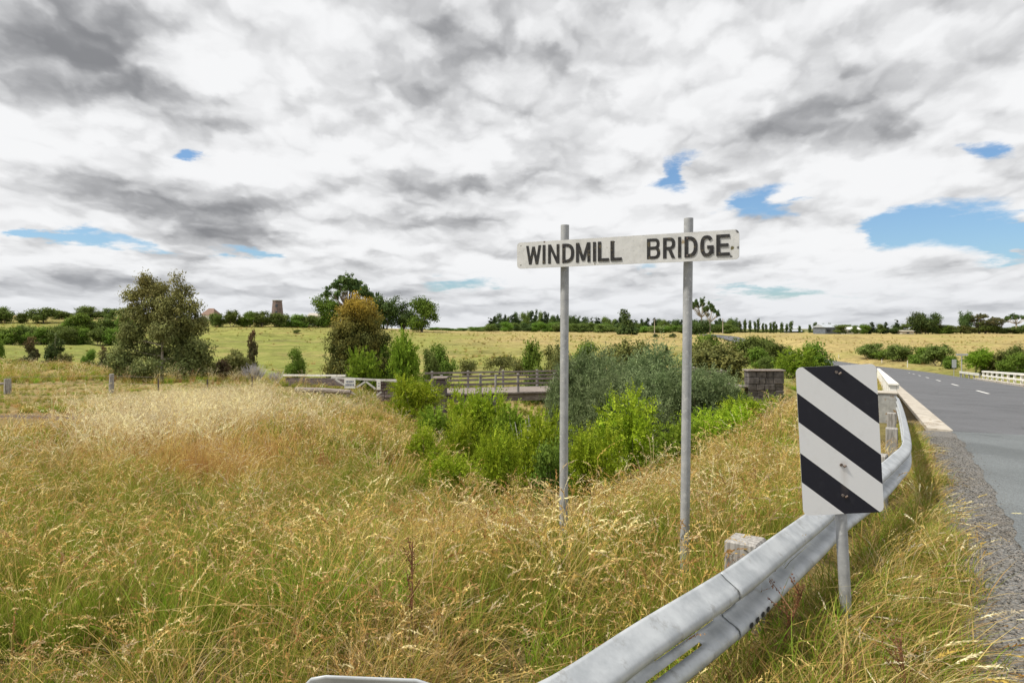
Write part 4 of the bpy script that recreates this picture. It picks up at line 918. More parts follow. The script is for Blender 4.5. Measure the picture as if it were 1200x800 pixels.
    if not far:
        vg = ok & verge; rr = rng.random(len(x))
        edge = np.clip((t-(np.interp(s, [0, 4, 9, 15, 20], [.38, .5, .78, .9, .93])-.5))/.5, 0, 1)
        kinds_v = np.where(rr < .16*(1-edge), 'fescue', np.where(rr < .30, 'thatch', np.where(rr < .56*(1-edge*.6), 'bright', 'short')))
        keep = rng.random(len(x)) < (1-.25*edge)
        for k in ('fescue', 'thatch', 'bright', 'short'):
            m = vg & (kinds_v == k) & keep; f = {'fescue': 1.0, 'thatch': .5, 'bright': .62, 'short': 1.5}[k]
            buckets.setdefault(('verge', k), []).append(np.stack([x[m], y[m], z[m]-.02, sc[m]*f], 1))
    mm = ok & (~verge if not far else (t < -1.0) | (s > 30))
    for i, k in enumerate(S):
        m = mm & (ch == i); kk = k+('_far' if far else ''); buckets.setdefault(('field', kk), []).append(np.stack([x[m], y[m], z[m]-.02, sc[m]*(1.25 if far else 1)], 1))
fill(1.6, 6, 40, 1, False); fill(6, 11, 28, 2, False); fill(11, 22, 15, 3, True); fill(22, 40, 7.5, 4, True); fill(40, 64, 4.0, 5, True)
def verge_fill():
    x, y, rng = cand(1.7, 20, 80, 77, (800, 1180)); z = terrain(x, y); s, t = st(x, y); rd, side = rail_dist(x, y)
    lim = np.interp(s, [0, 4, 9, 15, 20], [.38, .45, .72, .88, .9])
    ok = (side > 0) & (s < JOINT) & (t < lim-.10+rng.normal(size=len(x))*.07) & (rd > .07); r_ = rng.random(len(x)); cl = vnoise(x, y, 2.3, .7)
    for k, m, f in (('short', r_ < .58, 1.6), ('thatch', (r_ > .58) & (r_ < .58+.2*cl*2), .55), ('bright', (r_ > .84) & (cl > .42), .7), ('fescue', (r_ > .84) & (cl < .36), .95)):
        m = ok & m; buckets.setdefault(('verge', k), []).append(np.stack([x[m], y[m], z[m]-.01, f*(.7+.5*rng.random(m.sum()))], 1))
verge_fill()
# coarse tussocks over the far paddocks
for d0, d1, dn, sd0 in ((64, 130, .22, 31), (130, 290, .10, 32)):
    x, y, rg = cand(d0, d1, dn, sd0, (-60, 1260)); lat, _ = road_rel(x, y); u, v = project(x, y, terrain(x, y)); q = vnoise(x, y, .06, 1.)+.5*vnoise(x, y, .21, 3.)
    ok = (np.abs(lat) > 7) & (rg.random(len(x)) < np.clip(q*1.3-.35, .05, 1)) & ~((u < 430) & (v > 402) & (v < 426) & (rg.random(len(x)) < .8))
    for k, mm in (('thatch_far', rg.random(len(x)) < .4), ('straw_far', None), ('green_far', rg.random(len(x)) < .35)):
        m = ok & (mm if mm is not None else rg.random(len(x)) < .5)
        buckets.setdefault(('field', k), []).append(np.stack([x[m], y[m], terrain(x[m], y[m])-.05, .7+1.1*rg.random(m.sum())**2], 1))
GL = {'green': 'fine olive green meadow grass with thin seed stems', 'straw': 'tall golden seeding grass over the meadow', 'oat': 'pale cream wild oats in a bright feathery patch', 'red': 'rusty red-brown dry grass in the meadow', 'thatch': 'flattened straw-brown dead grass', 'bright': 'lush bright green grass tufts'}
for (zone, k), arr in buckets.items():
    a = np.concatenate(arr); b = k.replace('_far', '')
    if zone == 'field': scatter({'oat': 'wild_oat_grass', 'red': 'rusty_grass', 'thatch': 'dead_grass', 'bright': 'lush_grass', 'straw': 'golden_grass', 'green': 'meadow_grass'}[b], GL[b]+(', across the farther slope' if 'far' in k else ', close to the guardrail side'), k, a[:, :3], a[:, 3], seed=hash(k) % 999 if False else len(a))
    else: scatter('verge_grass', {'fescue': 'arching pale seed heads on the road verge', 'thatch': 'dry brown grass on the road verge', 'bright': 'green tufts on the road verge', 'short': 'short mixed grass on the road verge'}[k], k, a[:, :3], a[:, 3], seed=len(a)+3)
# loose stones on the shoulder
c = bpy.data.collections.new('clumps_stone')
rng = np.random.default_rng(5)
for i in range(5):
    V = []
    for a in range(6):
        for b in range(1, 4): V.append((math.sin(math.pi*b/4)*math.cos(a*1.047)*(.7+.5*rng.random()), math.sin(math.pi*b/4)*math.sin(a*1.047)*(.7+.5*rng.random()), math.cos(math.pi*b/4)*.6))
    V += [(0, 0, .62), (0, 0, -.6)]; F = []
    for a in range(6):
        n_ = (a+1) % 6; F += [(a*3, a*3+1, n_*3+1, n_*3), (a*3+1, a*3+2, n_*3+2, n_*3+1), (18, a*3, n_*3), (a*3+2, 19, n_*3+2)]
    g_ = .05+.25*rng.random(); o = bpy.data.objects.new(f'stone_{i}', mesh('stone', np.array(V)*.0065, F, M['grass'], np.tile(np.array([g_, g_*.96, g_*.9]), (20, 1)))); c.objects.link(o)
CLUMPS['stone'] = (c, 5)
ss = 1+rng.random(9000)**.7*17; tt = np.array([grav_t(s) for s in ss])-.15+rng.random(9000)*(np.array([edge_t(s) for s in ss])-np.array([grav_t(s) for s in ss])+.28)
xx, yy = xy(ss, tt); scatter('gravel', 'loose dark gravel stones along the road shoulder', 'stone', np.stack([xx, yy, zr(ss)-.003], 1), .5+1.3*rng.random(9000)**2, 'gravel', tilt=.6, seed=4)

# single weeds that stand out of the grass
def dock(u, v, d, h, label, seed):
    rg = np.random.default_rng(seed); x = (u-600)/FPX*d; z = gz(x, d); o = thing('dock_weed', label, 'weed', (x, d, z)); m_ = MB(); top = Vector((rg.normal()*.05, rg.normal()*.04, h))
    m_.tube([(0, 0, -.03), top*.5+Vector((.01, 0, 0)), top], [.006, .005, .0025], 5); br = []
    for k in range(7):
        f = .45+.07*k; b_ = top*f; e = b_+Vector((rg.normal()*.05, rg.normal()*.05, .09)); m_.tube([b_, e], [.003, .0015], 4, cap=False); br.append((b_, e))
    m_.part('stem', M['rust_stem'], o); P_, A_2 = [], []
    for b_, e in br+[(top*.75, top)]:
        for k in range(26): t = rg.random(); P_.append(b_.lerp(e, t)+Vector((rg.normal()*.007, rg.normal()*.007, rg.normal()*.007))); A_2.append(rg.normal(size=3))
    P_ = np.array(P_); V, F, C = quads(P_, np.array(A_2), rg.normal(size=(len(P_), 3)), .011, .008, pick(rg, [(.15, .06, .03), (.26, .12, .06)], len(P_))); link('seed_sprays', mesh('seed_sprays', V, F, M['leaf'], C), o)
M['rust_stem'] = mat('dry_weed_stem', m_simple((.16, .075, .04), (.26, .14, .07), 30))
dock(478, 740, 3.35, .58, 'dark rusty dock stalk standing in flattened straw left of the guardrail', 1)
dock(905, 640, 3.1, .40, 'thin reddish dock stalk in front of the guardrail post', 3)
dock(1062, 740, 3.0, .36, 'rusty dock stalk on the verge beside the gravel', 4)

# ------------------------------------------------------------------ guardrail
def s_of(x, y): return st(x, y)[0]
PRO = [(.312, -.006), (.306, .004), (.292, .020), (.272, .052), (.258, .072), (.240, .082), (.222, .078), (.208, .062), (.192, .028), (.178, .006), (.164, .0), (.150, .0), (.142, .002), (.132, .008), (.120, .028), (.113, .042), (.104, .062), (.090, .078), (.072, .082), (.054, .072), (.040, .052), (.020, .020), (.006, .004), (0, -.006)]
seg_d = np.concatenate([[0], np.cumsum(np.hypot(*np.diff(RAILP, axis=0).T))]); LR = seg_d[-1]
NS = 520; sd_ = np.linspace(0, LR, NS); rx, ry = np.interp(sd_, seg_d, RAILP[:, 0]), np.interp(sd_, seg_d, RAILP[:, 1])
tx, ty = np.gradient(rx), np.gradient(ry); q = np.hypot(tx, ty); nxr, nyr = ty/q, -tx/q     # normal towards the road
nearS = float(np.interp(1.85, ry[int(NS*.02):int(NS*.2)], sd_[int(NS*.02):int(NS*.2)])) if False else float(sd_[np.argmin(np.hypot(rx-.046, ry-1.85))])
def rail_top(x, y): return .70-.045*s_of(x, y)
V = []; k = len(PRO)
for i in range(NS):
    fl = min(1, max(0, (-.185-rx[i])/.06))*min(1, max(0, (rx[i]+.556)/.05)); flare = 1+.32*math.sin(fl*math.pi/2)**.6 if fl > 0 else 1; flat = 1-.8*min(1, max(0, (.0-rx[i])/.15))
    zt = rail_top(rx[i], ry[i])
    for (z_, dpt) in PRO:
        zc_ = zt-.156+(z_-.156)*flare; dpt = dpt*flat+(z_-.312)*.5*fl; V.append((rx[i]+nxr[i]*dpt, ry[i]+nyr[i]*dpt, zc_))
F = []
def slot(i, j):
    a = sd_[i]-nearS
    return (j == 11 and .70 < a < 1.22) or (j == 14 and .58 < a < 1.0) or (j == 11 and 1.30 < a < 1.72 and (i % 8) < 5)
F2 = []; LAP0, LAP1 = nearS+1.30, nearS+1.78
for i in range(NS-1):
    for j in range(k-1):
        if not slot(i, j):
            if sd_[i] < LAP1: F.append((i*k+j, (i+1)*k+j, (i+1)*k+j+1, i*k+j+1))
            if sd_[i] > LAP0: F2.append((i*k+j, (i+1)*k+j, (i+1)*k+j+1, i*k+j+1))
V2 = [(x_+nxr[n_//k]*.007, y_+nyr[n_//k]*.007, z_+.004) for n_, (x_, y_, z_) in enumerate(V)]
def used(V_in, F_in):
    ids = sorted({q_ for f in F_in for q_ in f}); mp_ = {q_: n_ for n_, q_ in enumerate(ids)}; return [V_in[q_] for q_ in ids], [tuple(mp_[q_] for q_ in f) for f in F_in]
gr = thing('guardrail', 'curved galvanised steel guardrail along the road verge to the bridge', 'guardrail')
for vv_, ff_ in ((V, F), (V2, F2)):
    ro = link('rail', mesh('rail', *used(vv_, ff_), M['galv_rail'], smooth=True), gr)
    sm = ro.modifiers.new('thickness', 'SOLIDIFY'); sm.thickness = .004; sm.offset = 0
def rail_pt(a):
    a = a+nearS; i = int(np.clip(np.searchsorted(sd_, a), 0, NS-1)); return Vector((rx[i], ry[i], 0)), Vector((nxr[i], nyr[i], 0)), Vector((tx[i]/q[i], ty[i]/q[i], 0)), rail_top(rx[i], ry[i])
for a, dz, hgt in [(2.07, -.03, .9), (6.25, -.02, 1.0), (10.6, -.1, 1.0), (15.0, -.14, 1.0)]:
    p, n_, t_, zt = rail_pt(a); m = MB(); from mathutils import Matrix
    rot = Matrix((t_, -n_, Vector((0, 0, 1)))).transposed(); c_ = p-n_*.135
    m.box((c_.x, c_.y, zt+dz-hgt/2), (.17, .17, hgt), rot, .01); m.part('post', M['timber'], gr)
for a in (2.07, 6.25):
    p, n_, t_, zt = rail_pt(a); m = MB(); c_ = p+n_*.003+Vector((0, 0, zt-.156)); m.tube([c_, c_+n_*.014], .014, 8); m.part('bolt', M['rust'], gr)
for kx in range(4):     # dark ovals on the lower wave, painted shade for the open splice slots
    for row in (.212,):
        p, n_, t_, zt = rail_pt(1.40+kx*.085); c_ = p+n_*.0885+Vector((0, 0, zt-.312+.082)); pn = (n_*.034+Vector((0, 0, .005))).normalized(); vv = t_.cross(pn).normalized(); m = MB()
        ring = [c_+t_*.023*math.cos(b*math.pi/6)+vv*.0115*math.sin(b*math.pi/6)+pn*.004 for b in range(12)]; m.add(ring, [tuple(range(12))]); m.part('slot_shade_oval', M['slot_shade'], gr)

# ------------------------------------------------------------------ hazard marker
HY = 3.72; hx, hz = (988.5-600)/FPX*HY, zat(513.5, HY)
hx = (992.5-600)/FPX*HY
hm = thing('hazard_marker', 'black and white diagonal striped hazard board on a short pipe', 'road sign', (hx, HY, gz(hx, HY)))
hm.rotation_euler = (0, R(-3.0), R(-1.5))
base_z = gz(hx, HY)
def m_stripes(n, b):
    x_, y_, z_ = n.xyz(obj_co(n)); f = n.m('ADD', n.m('SUBTRACT', .4, z_), n.m('MULTIPLY', n.m('ADD', x_, .225), -.827))
    g_ = n.m('FLOORED_MODULO', n.m('SUBTRACT', f, .128), .325); k_ = n.step(g_, .1565, .1595)
    ns = n.noise(obj_co(n), 14, 6, .7); st2 = n.noise(n.comb(n.m('MULTIPLY', x_, 30), 0.0, n.m('MULTIPLY', z_, 2)), 1, 4, .6)
    wh = n.mix(n.m('MULTIPLY', n.step(ns, .5, .75), .35), (.74, .745, .76), (.64, .64, .64)); bl = n.mix(n.step(ns, .5, .8), (.012, .012, .02), (.022, .022, .03))
    c = n.mix(k_, bl, wh)
    run = n.m('MULTIPLY', n.step(n.m('ABSOLUTE', n.m('SUBTRACT', x_, .015)), .03, .0), n.m('MULTIPLY', n.step(z_, -.1, -.13), n.step(z_, -.34, -.14)))
    c = n.mix(n.m('MULTIPLY', n.m('MULTIPLY', run, st2), .55), c, (.34, .27, .2))
    n.l.new(c, b.inputs['Base Color']); b.inputs['Roughness'].default_value = .42; b.inputs['Specular IOR Level'].default_value = .35
def rounded_plate(w, h, r, th, material, name, parent, loc, back=None):
    pts = []
    for cx_, cz_, a0 in ((w/2-r, h/2-r, 0), (-w/2+r, h/2-r, 90), (-w/2+r, -h/2+r, 180), (w/2-r, -h/2+r, 270)):
        for kk in range(7): a = R(a0+kk*15); pts.append((cx_+r*math.cos(a), cz_+r*math.sin(a)))
    n_ = len(pts); V = [(x, -th/2, z) for x, z in pts]+[(x, th/2, z) for x, z in pts]
    F = [tuple(range(n_)), tuple(range(2*n_-1, n_-1, -1))]+[(i, i+n_, (i+1) % n_+n_, (i+1) % n_) for i in range(n_)]
    o = link(name, mesh(name, V, F, mats=[material, M['galv']], MI=[0]+[1]*(n_+1)), parent); o.location = loc; return o
cz = hz-base_z
rounded_plate(.43, .80, .032, .004, mat('striped_board', m_stripes), 'board', hm, (0, -.034, cz))
m = MB(); m.tube([(0, 0, -.25), (0, 0, cz+.36)], .03, 16); m.part('post', M['post_grey'], hm, smooth=True)
for zb in (.365, -.135, -.30):
    m = MB(); m.tube([(0, -.036, cz+zb), (0, -.041, cz+zb)], .008, 10); m.tube([(.012, -.036, cz+zb-.012), (.026, -.04, cz+zb-.004)], .006, 6); m.part('bolt', M['rust'], hm)

# ------------------------------------------------------------------ WINDMILL BRIDGE name board
L0, L1 = Vector(((608.7-600)/FPX*5.0, 5.0, 0)), Vector(((867.3-600)/FPX*4.32, 4.32, 0))
ztop = (zat(284.5, 5.0)+zat(270.5, 4.32))/2; zbot = (zat(314.5, 5.0)+zat(305.5, 4.32))/2
BW = (L1-L0).length; BH = ztop-zbot; by_ang = math.atan2(L1.y-L0.y, L1.x-L0.x); ctr = (L0+L1)/2
sgn = thing('bridge_name_sign', 'white board reading WINDMILL BRIDGE in black capitals on two grey pipe posts', 'sign', (ctr.x, ctr.y, gz(ctr.x, ctr.y)), by_ang)
gz0 = gz(ctr.x, ctr.y); bz = (ztop+zbot)/2-gz0
def m_board(n, b):
    x_, y_, z_ = n.xyz(obj_co(n)); ns = n.noise(obj_co(n), 9, 7, .7); fs = n.noise(obj_co(n), 60, 3, .6)
    c = n.mix(n.step(ns, .35, .7), (.60, .605, .61), (.48, .485, .485)); c = n.mix(n.m('MULTIPLY', n.step(fs, .60, .72), .5), c, (.33, .33, .32))
    def spot_(cx_, cz_, r_, col, k_):
        nonlocal c
        d_ = n.m('SQRT', n.m('ADD', n.m('POWER', n.m('SUBTRACT', x_, cx_), 2), n.m('POWER', n.m('SUBTRACT', z_, cz_), 2)))
        c = n.mix(n.m('MULTIPLY', n.step(n.m('ADD', d_, n.m('MULTIPLY', n.m('SUBTRACT', fs, .5), r_*1.5)), r_, r_*.4), k_), c, col)
    h = BW/2
    spot_(h*.945, -.02, .017, (.10, .085, .02), .95); spot_(h*.94, -.075, .01, (.05, .05, .05), .9); spot_(h*.99, .085, .02, (.04, .04, .045), .9); spot_(h*.995, -.02, .012, (.04, .04, .045), .8)
    spot_(h*.55, .035, .02, (.28, .2, .09), .8); spot_(-h*.05, .06, .006, (.03, .03, .03), 1); spot_(-h*.23, -.085, .008, (.12, .1, .05), 1); spot_(-h*.72, .09, .01, (.12, .08, .05), .9); spot_(-h*.96, -.07, .007, (.05, .05, .05), 1); spot_(-h*.96, .07, .006, (.1, .08, .05), 1)
    n.l.new(c, b.inputs['Base Color']); b.inputs['Roughness'].default_value = .45; b.inputs['Specular IOR Level'].default_value = .3
bd = rounded_plate(BW, BH, .028, .008, mat('white_name_board', m_board), 'board', sgn, (0, -.036, bz))
# letters as joined strokes
def fx(px_):    # crop column -> distance along the board
    u_ = 590+px_/4; k_ = (u_-600)/FPX; d_ = L1-L0; s_ = (k_*L0.y-L0.x)/(d_.x-k_*d_.y); return s_*BW-BW/2
LH = BH*.715; SW = .168*LH
class Glyph:
    def __init__(s): s.m = MB(); s.k = 0
    def poly(s, pts):
        s.k += 1; y0, y1 = -.0055-.0002*s.k, -.0035; n_ = len(pts)
        s.m.add([(x, y0, z) for x, z in pts]+[(x, y1, z) for x, z in pts], [tuple(range(n_))]+[(i, i+n_, (i+1) % n_+n_, (i+1) % n_) for i in range(n_)])
    def band(s, outer, inner):
        for i in range(len(outer)-1):
            s.poly([outer[i], outer[i+1], inner[i+1], inner[i]]); s.k -= 1
        s.k += 1
GL_ = Glyph(); zb, zt_ = -LH/2, LH/2
def V_(x0, x1): GL_.poly([(x0, zb), (x1, zb), (x1, zt_), (x0, zt_)])
def Hb(x0, x1, zc_, w=SW*.86): GL_.poly([(x0, zc_-w/2), (x1, zc_-w/2), (x1, zc_+w/2), (x0, zc_+w/2)])
def diag(xa, za, xb, zb_, w): GL_.poly([(xa-w/2, za), (xa+w/2, za), (xb+w/2, zb_), (xb-w/2, zb_)] if za < zb_ else [(xb-w/2, zb_), (xb+w/2, zb_), (xa+w/2, za), (xa-w/2, za)])
def bowl(x0, x1, za, zc_, w):   # right-hand bowl from x0 to x1 between heights za and zc_
    r_ = min((zc_-za)/2, x1-x0); o_, i_ = [], []
    for kk in range(13):
        a = R(-90+15*kk); cz_ = (za+zc_)/2; hz_ = (zc_-za)/2
        e = 1 if (zc_-za) <= 2*(x1-x0) else 1
        o_.append((x1-r_+r_*math.copysign(abs(math.cos(a))**.75, math.cos(a)), cz_+hz_*math.copysign(abs(math.sin(a))**.8, math.sin(a)))); i_.append((x1-r_+(r_-w)*abs(math.cos(a))**.75, cz_+(hz_-w*.92)*math.copysign(abs(math.sin(a))**.8, math.sin(a))))
    GL_.band(o_, i_); Hb(x0, x1-r_+.0005, zc_-w*.46, w*.92); Hb(x0, x1-r_+.0005, za+w*.46, w*.92)
def glyph(c, x0, x1):
    w = SW; W_ = x1-x0
    if c == 'I': V_(x0, x1)
    elif c == 'L': V_(x0, x0+w); Hb(x0+w, x1, zb+w*.43)
    elif c == 'W':
        d_ = w*.9; xs = [x0+d_/2, x0+W_*.28, x0+W_*.5, x0+W_*.72, x1-d_/2]; zs = [zt_, zb, zt_-LH*.06, zb, zt_]
        for kk in range(4): diag(xs[kk], zs[kk], xs[kk+1], zs[kk+1], d_)
    elif c == 'M':
        V_(x0, x0+w*.9); V_(x1-w*.9, x1); diag(x0+w*.55, zt_, (x0+x1)/2, zb+LH*.08, w*.9); diag(x1-w*.55, zt_, (x0+x1)/2, zb+LH*.08, w*.9)
    elif c == 'N': V_(x0, x0+w*.9); V_(x1-w*.9, x1); diag(x0+w*.5, zt_, x1-w*.5, zb, w*.95)
    elif c == 'D': V_(x0, x0+w); bowl(x0+w, x1, zb, zt_, w)
    elif c == 'B': V_(x0, x0+w); bowl(x0+w, x1-.003, -.004, zt_, w*.88); bowl(x0+w, x1, zb, .004+w*.4, w*.88)
    elif c == 'R': V_(x0, x0+w); bowl(x0+w, x1, -.012, zt_, w*.9); diag(x0+W_*.52, -.004, x1-w*.5, zb, w)
    elif c == 'E': V_(x0, x0+w); Hb(x0+w, x1, zt_-w*.43); Hb(x0+w, x1-.008, 0); Hb(x0+w, x1, zb+w*.43)
    elif c == 'G':
        o_, i_ = [], []; cx_ = (x0+x1)/2
        for kk in range(19):
            a = R(38+kk*(322-38)/18); ca, sa = math.cos(a), math.sin(a); f = lambda v, p: math.copysign(abs(v)**p, v)
            o_.append((cx_+W_/2*f(ca, .75), LH/2*f(sa, .85))); i_.append((cx_+(W_/2-w)*f(ca, .75), (LH/2-w*.9)*f(sa, .85)))
        GL_.band(o_, i_); GL_.poly([(x1-w, zb+LH*.12), (x1, zb+LH*.12), (x1, .002), (x1-w, .002)]); Hb(cx_+.002, x1-w, -w*.43+.002)
for ch, a, b_ in [('W', 117, 187), ('I', 194, 207), ('N', 220, 272), ('D', 286, 341), ('M', 350, 416), ('I', 429, 442), ('L', 452, 503), ('L', 511, 563), ('B', 680, 741), ('R', 755, 811), ('I', 825, 838.5), ('D', 855, 915), ('G', 928, 990), ('E', 1003, 1065)]:
    if a == 680: LETTERS = [GL_.m]; GL_ = Glyph()
    glyph(ch, fx(a), fx(b_))
LETTERS.append(GL_.m)
M['letter'] = mat('black_lettering', m_simple((.016, .016, .018), (.035, .035, .037), 30, rough=.55, c3=(.12, .1, .06), sc3=42))
for m_ in LETTERS: m_.part('lettering', M['letter'], bd)
def sign_post(u0, v0, u1, v1, d, label):
    # plan position in the sign's own frame
    def loc(u_, v_): p = Vector(((u_-600)/FPX*d-ctr.x, d-ctr.y, zat(v_, d)-gz0)); c_, s_ = math.cos(-by_ang), math.sin(-by_ang); return Vector((p.x*c_-p.y*s_, p.x*s_+p.y*c_, p.z))
    top, bot = loc(u0, v0), loc(u1, v1); bot = bot+(bot-top)*.9; m_ = MB()
    m_.tube([bot, top], .0305, 18, cap=False); m_.tube([top-Vector((0, 0, .0)), top+Vector((0, 0, .001))], .0305, 18); m_.part('post', M['post_grey'], sgn, label, smooth=True)
sign_post(662.0, 264, 660.5, 610, 4.90, 'shorter grey pipe post at the board left end')
sign_post(807.0, 256, 802.5, 628, 4.52, 'taller grey pipe post at the board right end')
for (px_, zz_) in ((288, .055), (288, -.055), (868, .055), (868, -.055)):
    m = MB(); m.tube([(fx(px_), -.041, bz+zz_), (fx(px_), -.046, bz+zz_)], .006, 8); m.part('bolt', M['rust'], sgn)

# ------------------------------------------------------------------ new road bridge: end pylon and white railings
def railing(label, t, s0, s1, step, posts_w=.2, name='bridge_railing'):
    o = thing(name, label, 'bridge railing', (*xy(s0, t), zr(s0)), -SA+math.pi/2); n = int(round((s1-s0)/step))
    from mathutils import Matrix
    def loc(s_, dz): return Vector((s_-s0, 0, zr(s_)-zr(s0)+dz))
    for i in range(n+1):
        m_ = MB(); m_.box(loc(s0+i*step, .42), (posts_w, .2, 1.12), None, .015); m_.part('post', M['white_rail'], o)
    for hz_, hh_ in ((.93, .16), (.48, .15)):
        m_ = MB(); m_.bar(loc(s0-.1, hz_)+Vector((0, -.13 if t < 5 else .13, 0)), loc(s1+.1, hz_)+Vector((0, -.13 if t < 5 else .13, 0)), .055, hh_); m_.part('rail', M['white_rail'], o)
    m_ = MB(); m_.bar(loc(s0-.15, 1.0), loc(s1+.15, 1.0), .26, .05); m_.part('rail', M['white_rail'], o)
    return o
railing('white bridge railing running away behind the striped marker board', .52, 23.2, 93, 2.9)
railing('white post and rail bridge railing across the road at the right edge', 11.3, 46, 95.5, 3.3)
px0, py0 = xy(21.9, .30)
pyl = thing('bridge_end_post', 'lichen-stained concrete end post where the guardrail meets the bridge', 'post', (px0, py0, zr(21.9)), -SA)
m = MB(); m.box((0, 0, .16), (.56, .5, 1.22), None, .015); m.part('pillar', M['pylon'], pyl)
m = MB(); m.box((0, 0, .798), (.62, .56, .05), None, .012); m.part('cap', M['concrete'], pyl)
# far W-beam on the right bridge approach
p0, p1 = Vector(P3(97, 11.0, .55)), Vector(P3(116, 10.9, .62))
fr = thing('guardrail', 'short white guardrail leading to the far white railing', 'guardrail', (p0.x, p0.y, p0.z-.55)); o0 = Vector(fr.location)
m = MB(); m.bar(p0-o0+Vector((0, 0, .09)), p1-o0+Vector((0, 0, .09)), .09, .12); m.bar(p0-o0-Vector((0, 0, .07)), p1-o0-Vector((0, 0, .07)), .09, .12); m.part('rail', M['white_rail'], fr)
for kk in range(5):
    c_ = p0.lerp(p1, kk/4)-o0; m = MB(); m.box((c_.x+.12, c_.y, c_.z-.35), (.15, .15, .95), None, .01); m.part('post', M['timber'], fr)
# white guide posts
for (u, vt, vb_, d, lb) in [(1033.5, 422.5, 432, 170, 'white guide post on the road edge nearest the marker board'), (1063.5, 422.5, 433, 153, 'white guide post on the road edge left of the tallest dark bush'), (983, 415, 425, 196, 'white guide post far up the road above the marker board')]:
    x, y, z = spot(u, d); m = MB(); h = max(.9, zat(vt, d)-z); th = thing('guide_post', lb, 'guide post', (x, y, z), 0, 'white roadside guide posts')
    m.box((0, 0, h/2-.1), (.16, .10, h+.2), None, .03); m.part('post', M['white_rail'], th)
    m = MB(); m.box((0, -.055, h-.18), (.08, .012, .2)); m.part('reflector', mat('red_reflector', m_simple((.35, .05, .03), (.4, .07, .04), 4)), th)
# far sign and small marker by the far railing
x, y, z = spot(1127, 96); th = thing('name_sign', 'distant grey sign board turned away on one post, T-shaped', 'sign', (x, y, z)); h = zat(415, 96)-z
m = MB(); m.tube([(0, 0, -.3), (0, 0, h)], .06, 8); m.part('post', M['post_grey'], th); m = MB(); m.box((0, -.07, h-.05), (1.7, .02, .26), None, .008); m.part('board', M['galv'], th)
x, y, z = spot(1118, 94); th = thing('hazard_marker', 'small distant grey hazard board at the start of the far railing', 'road sign', (x, y, z)); h = zat(421, 94)-z
m = MB(); m.tube([(0, .03, -.3), (0, .03, h-.1)], .04, 8); m.part('post', M['post_grey'], th); rounded_plate(.62, 1.15, .05, .01, M['galv'], 'board', th, (0, -.03, h-.58))

# ------------------------------------------------------------------ old timber bridge, its gate, rails and abutments
A, B = Vector(((512-600)/FPX*41, 41, 0)), Vector(((884-600)/FPX*47, 47, 0)); dirb = (B-A).normalized(); LB = (B-A).length
ob = thing('timber_bridge', 'old weathered timber footbridge with post and rail sides over the creek', 'bridge', (A.x, A.y, -2.35), math.atan2(dirb.y, dirb.x))
for side, nm in ((0.0, 'near'), (3.6, 'far')):
    for hz_ in (1.05, .55):
        m = MB(); m.bar((-.2, side, hz_), (LB-2.2, side, hz_), .09, .11 if hz_ > 1 else .15); m.part('rail', M['timber_h'], ob)
    for kk in range(9):
        m = MB(); x_ = .3+kk*(LB-2.8)/8; m.box((x_, side+.085, .42), (.14, .13, 1.5), None, .015); m.part('post', M['timber'], ob)
m = MB()
for kk in range(64): m.box((kk*.3*(LB/19.4)+.1, 1.8, -.02+.008*math.sin(kk*7.1)), (.28*(LB/19.4), 4.1, .09))
m.part('deck', M['timber_h'], ob)
for side in (.1, 1.2, 2.4, 3.5):
    m = MB(); m.bar((-.1, side, -.3), (LB-1.9, side, -.3), .3, .42); m.part('beam', M['timber_h'], ob)
for kk in range(3):
    for side in (.2, 1.8, 3.4):
        m = MB(); x_ = 3.4+kk*5.6; m.tube([(x_, side, -5.4), (x_, side, -.45)], [.2, .16], 8); m.part('pile', M['timber'], ob)
    m = MB(); m.box((3.4+kk*5.6, 1.8, -.62), (.3, 4.4, .28), None, .02); m.part('crossbeam', M['timber_dark'], ob)
m = MB(); m.tube([(3.55, -.16, -1.5), (3.62, -.12, 1.15)], [.085, .07], 8); m.part('brace_post', M['timber'], ob)
# abutments
def abut(u0, u1, vt, d, label, mt, thick=3.2, depth=3.0):
    from mathutils import Matrix
    x0, x1 = (u0-600)/FPX*d, (u1-600)/FPX*d; zt2 = zat(vt, d); th_ = thing('bridge_abutment', label, 'abutment', ((x0+x1)/2, d, zt2-depth)); m_ = MB()
    n_ = 6
    rg_ = np.random.default_rng(int(u0))
    for kk in range(n_):
        nb = max(1, int(round((x1-x0)/.62))); cut = np.sort(np.concatenate([[0, 1], (np.arange(1, nb)+rg_.uniform(-.25, .25, nb-1))/nb])) if nb > 1 else np.array([0, 1.])
        for a_, b_ in zip(cut[:-1], cut[1:]): m_.box(Vector(((x0-x1)/2+(a_+b_)/2*(x1-x0), thick/2+rg_.normal()*.02, depth-depth*(kk+.5)/n_)), ((b_-a_)*(x1-x0)-.025, thick+rg_.normal()*.03, depth/n_-.03), None, .025)
    m_.box((0, thick/2, depth/2), (x1-x0-.14, thick-.14, depth-.1)); m_.part('wall', mt, th_); m_ = MB(); m_.box((0, thick/2, depth+.05), (x1-x0+.16, thick+.16, .1), None, .02); m_.part('coping', M['timber_h'], th_); return th_
abut(508, 522, 444, 40.3, 'dark stacked timber abutment post at the left end of the footbridge', M['timber_dark'], 1.2, 3.2)
abut(877, 919, 435, 46.5, 'dark coursed abutment wall at the right end of the footbridge', M['dark_stone'], .9, 2.6)
abut(441, 462, 447, 40.8, 'low dark wall stub beside the white gate', M['brick'], .6, 1.2)
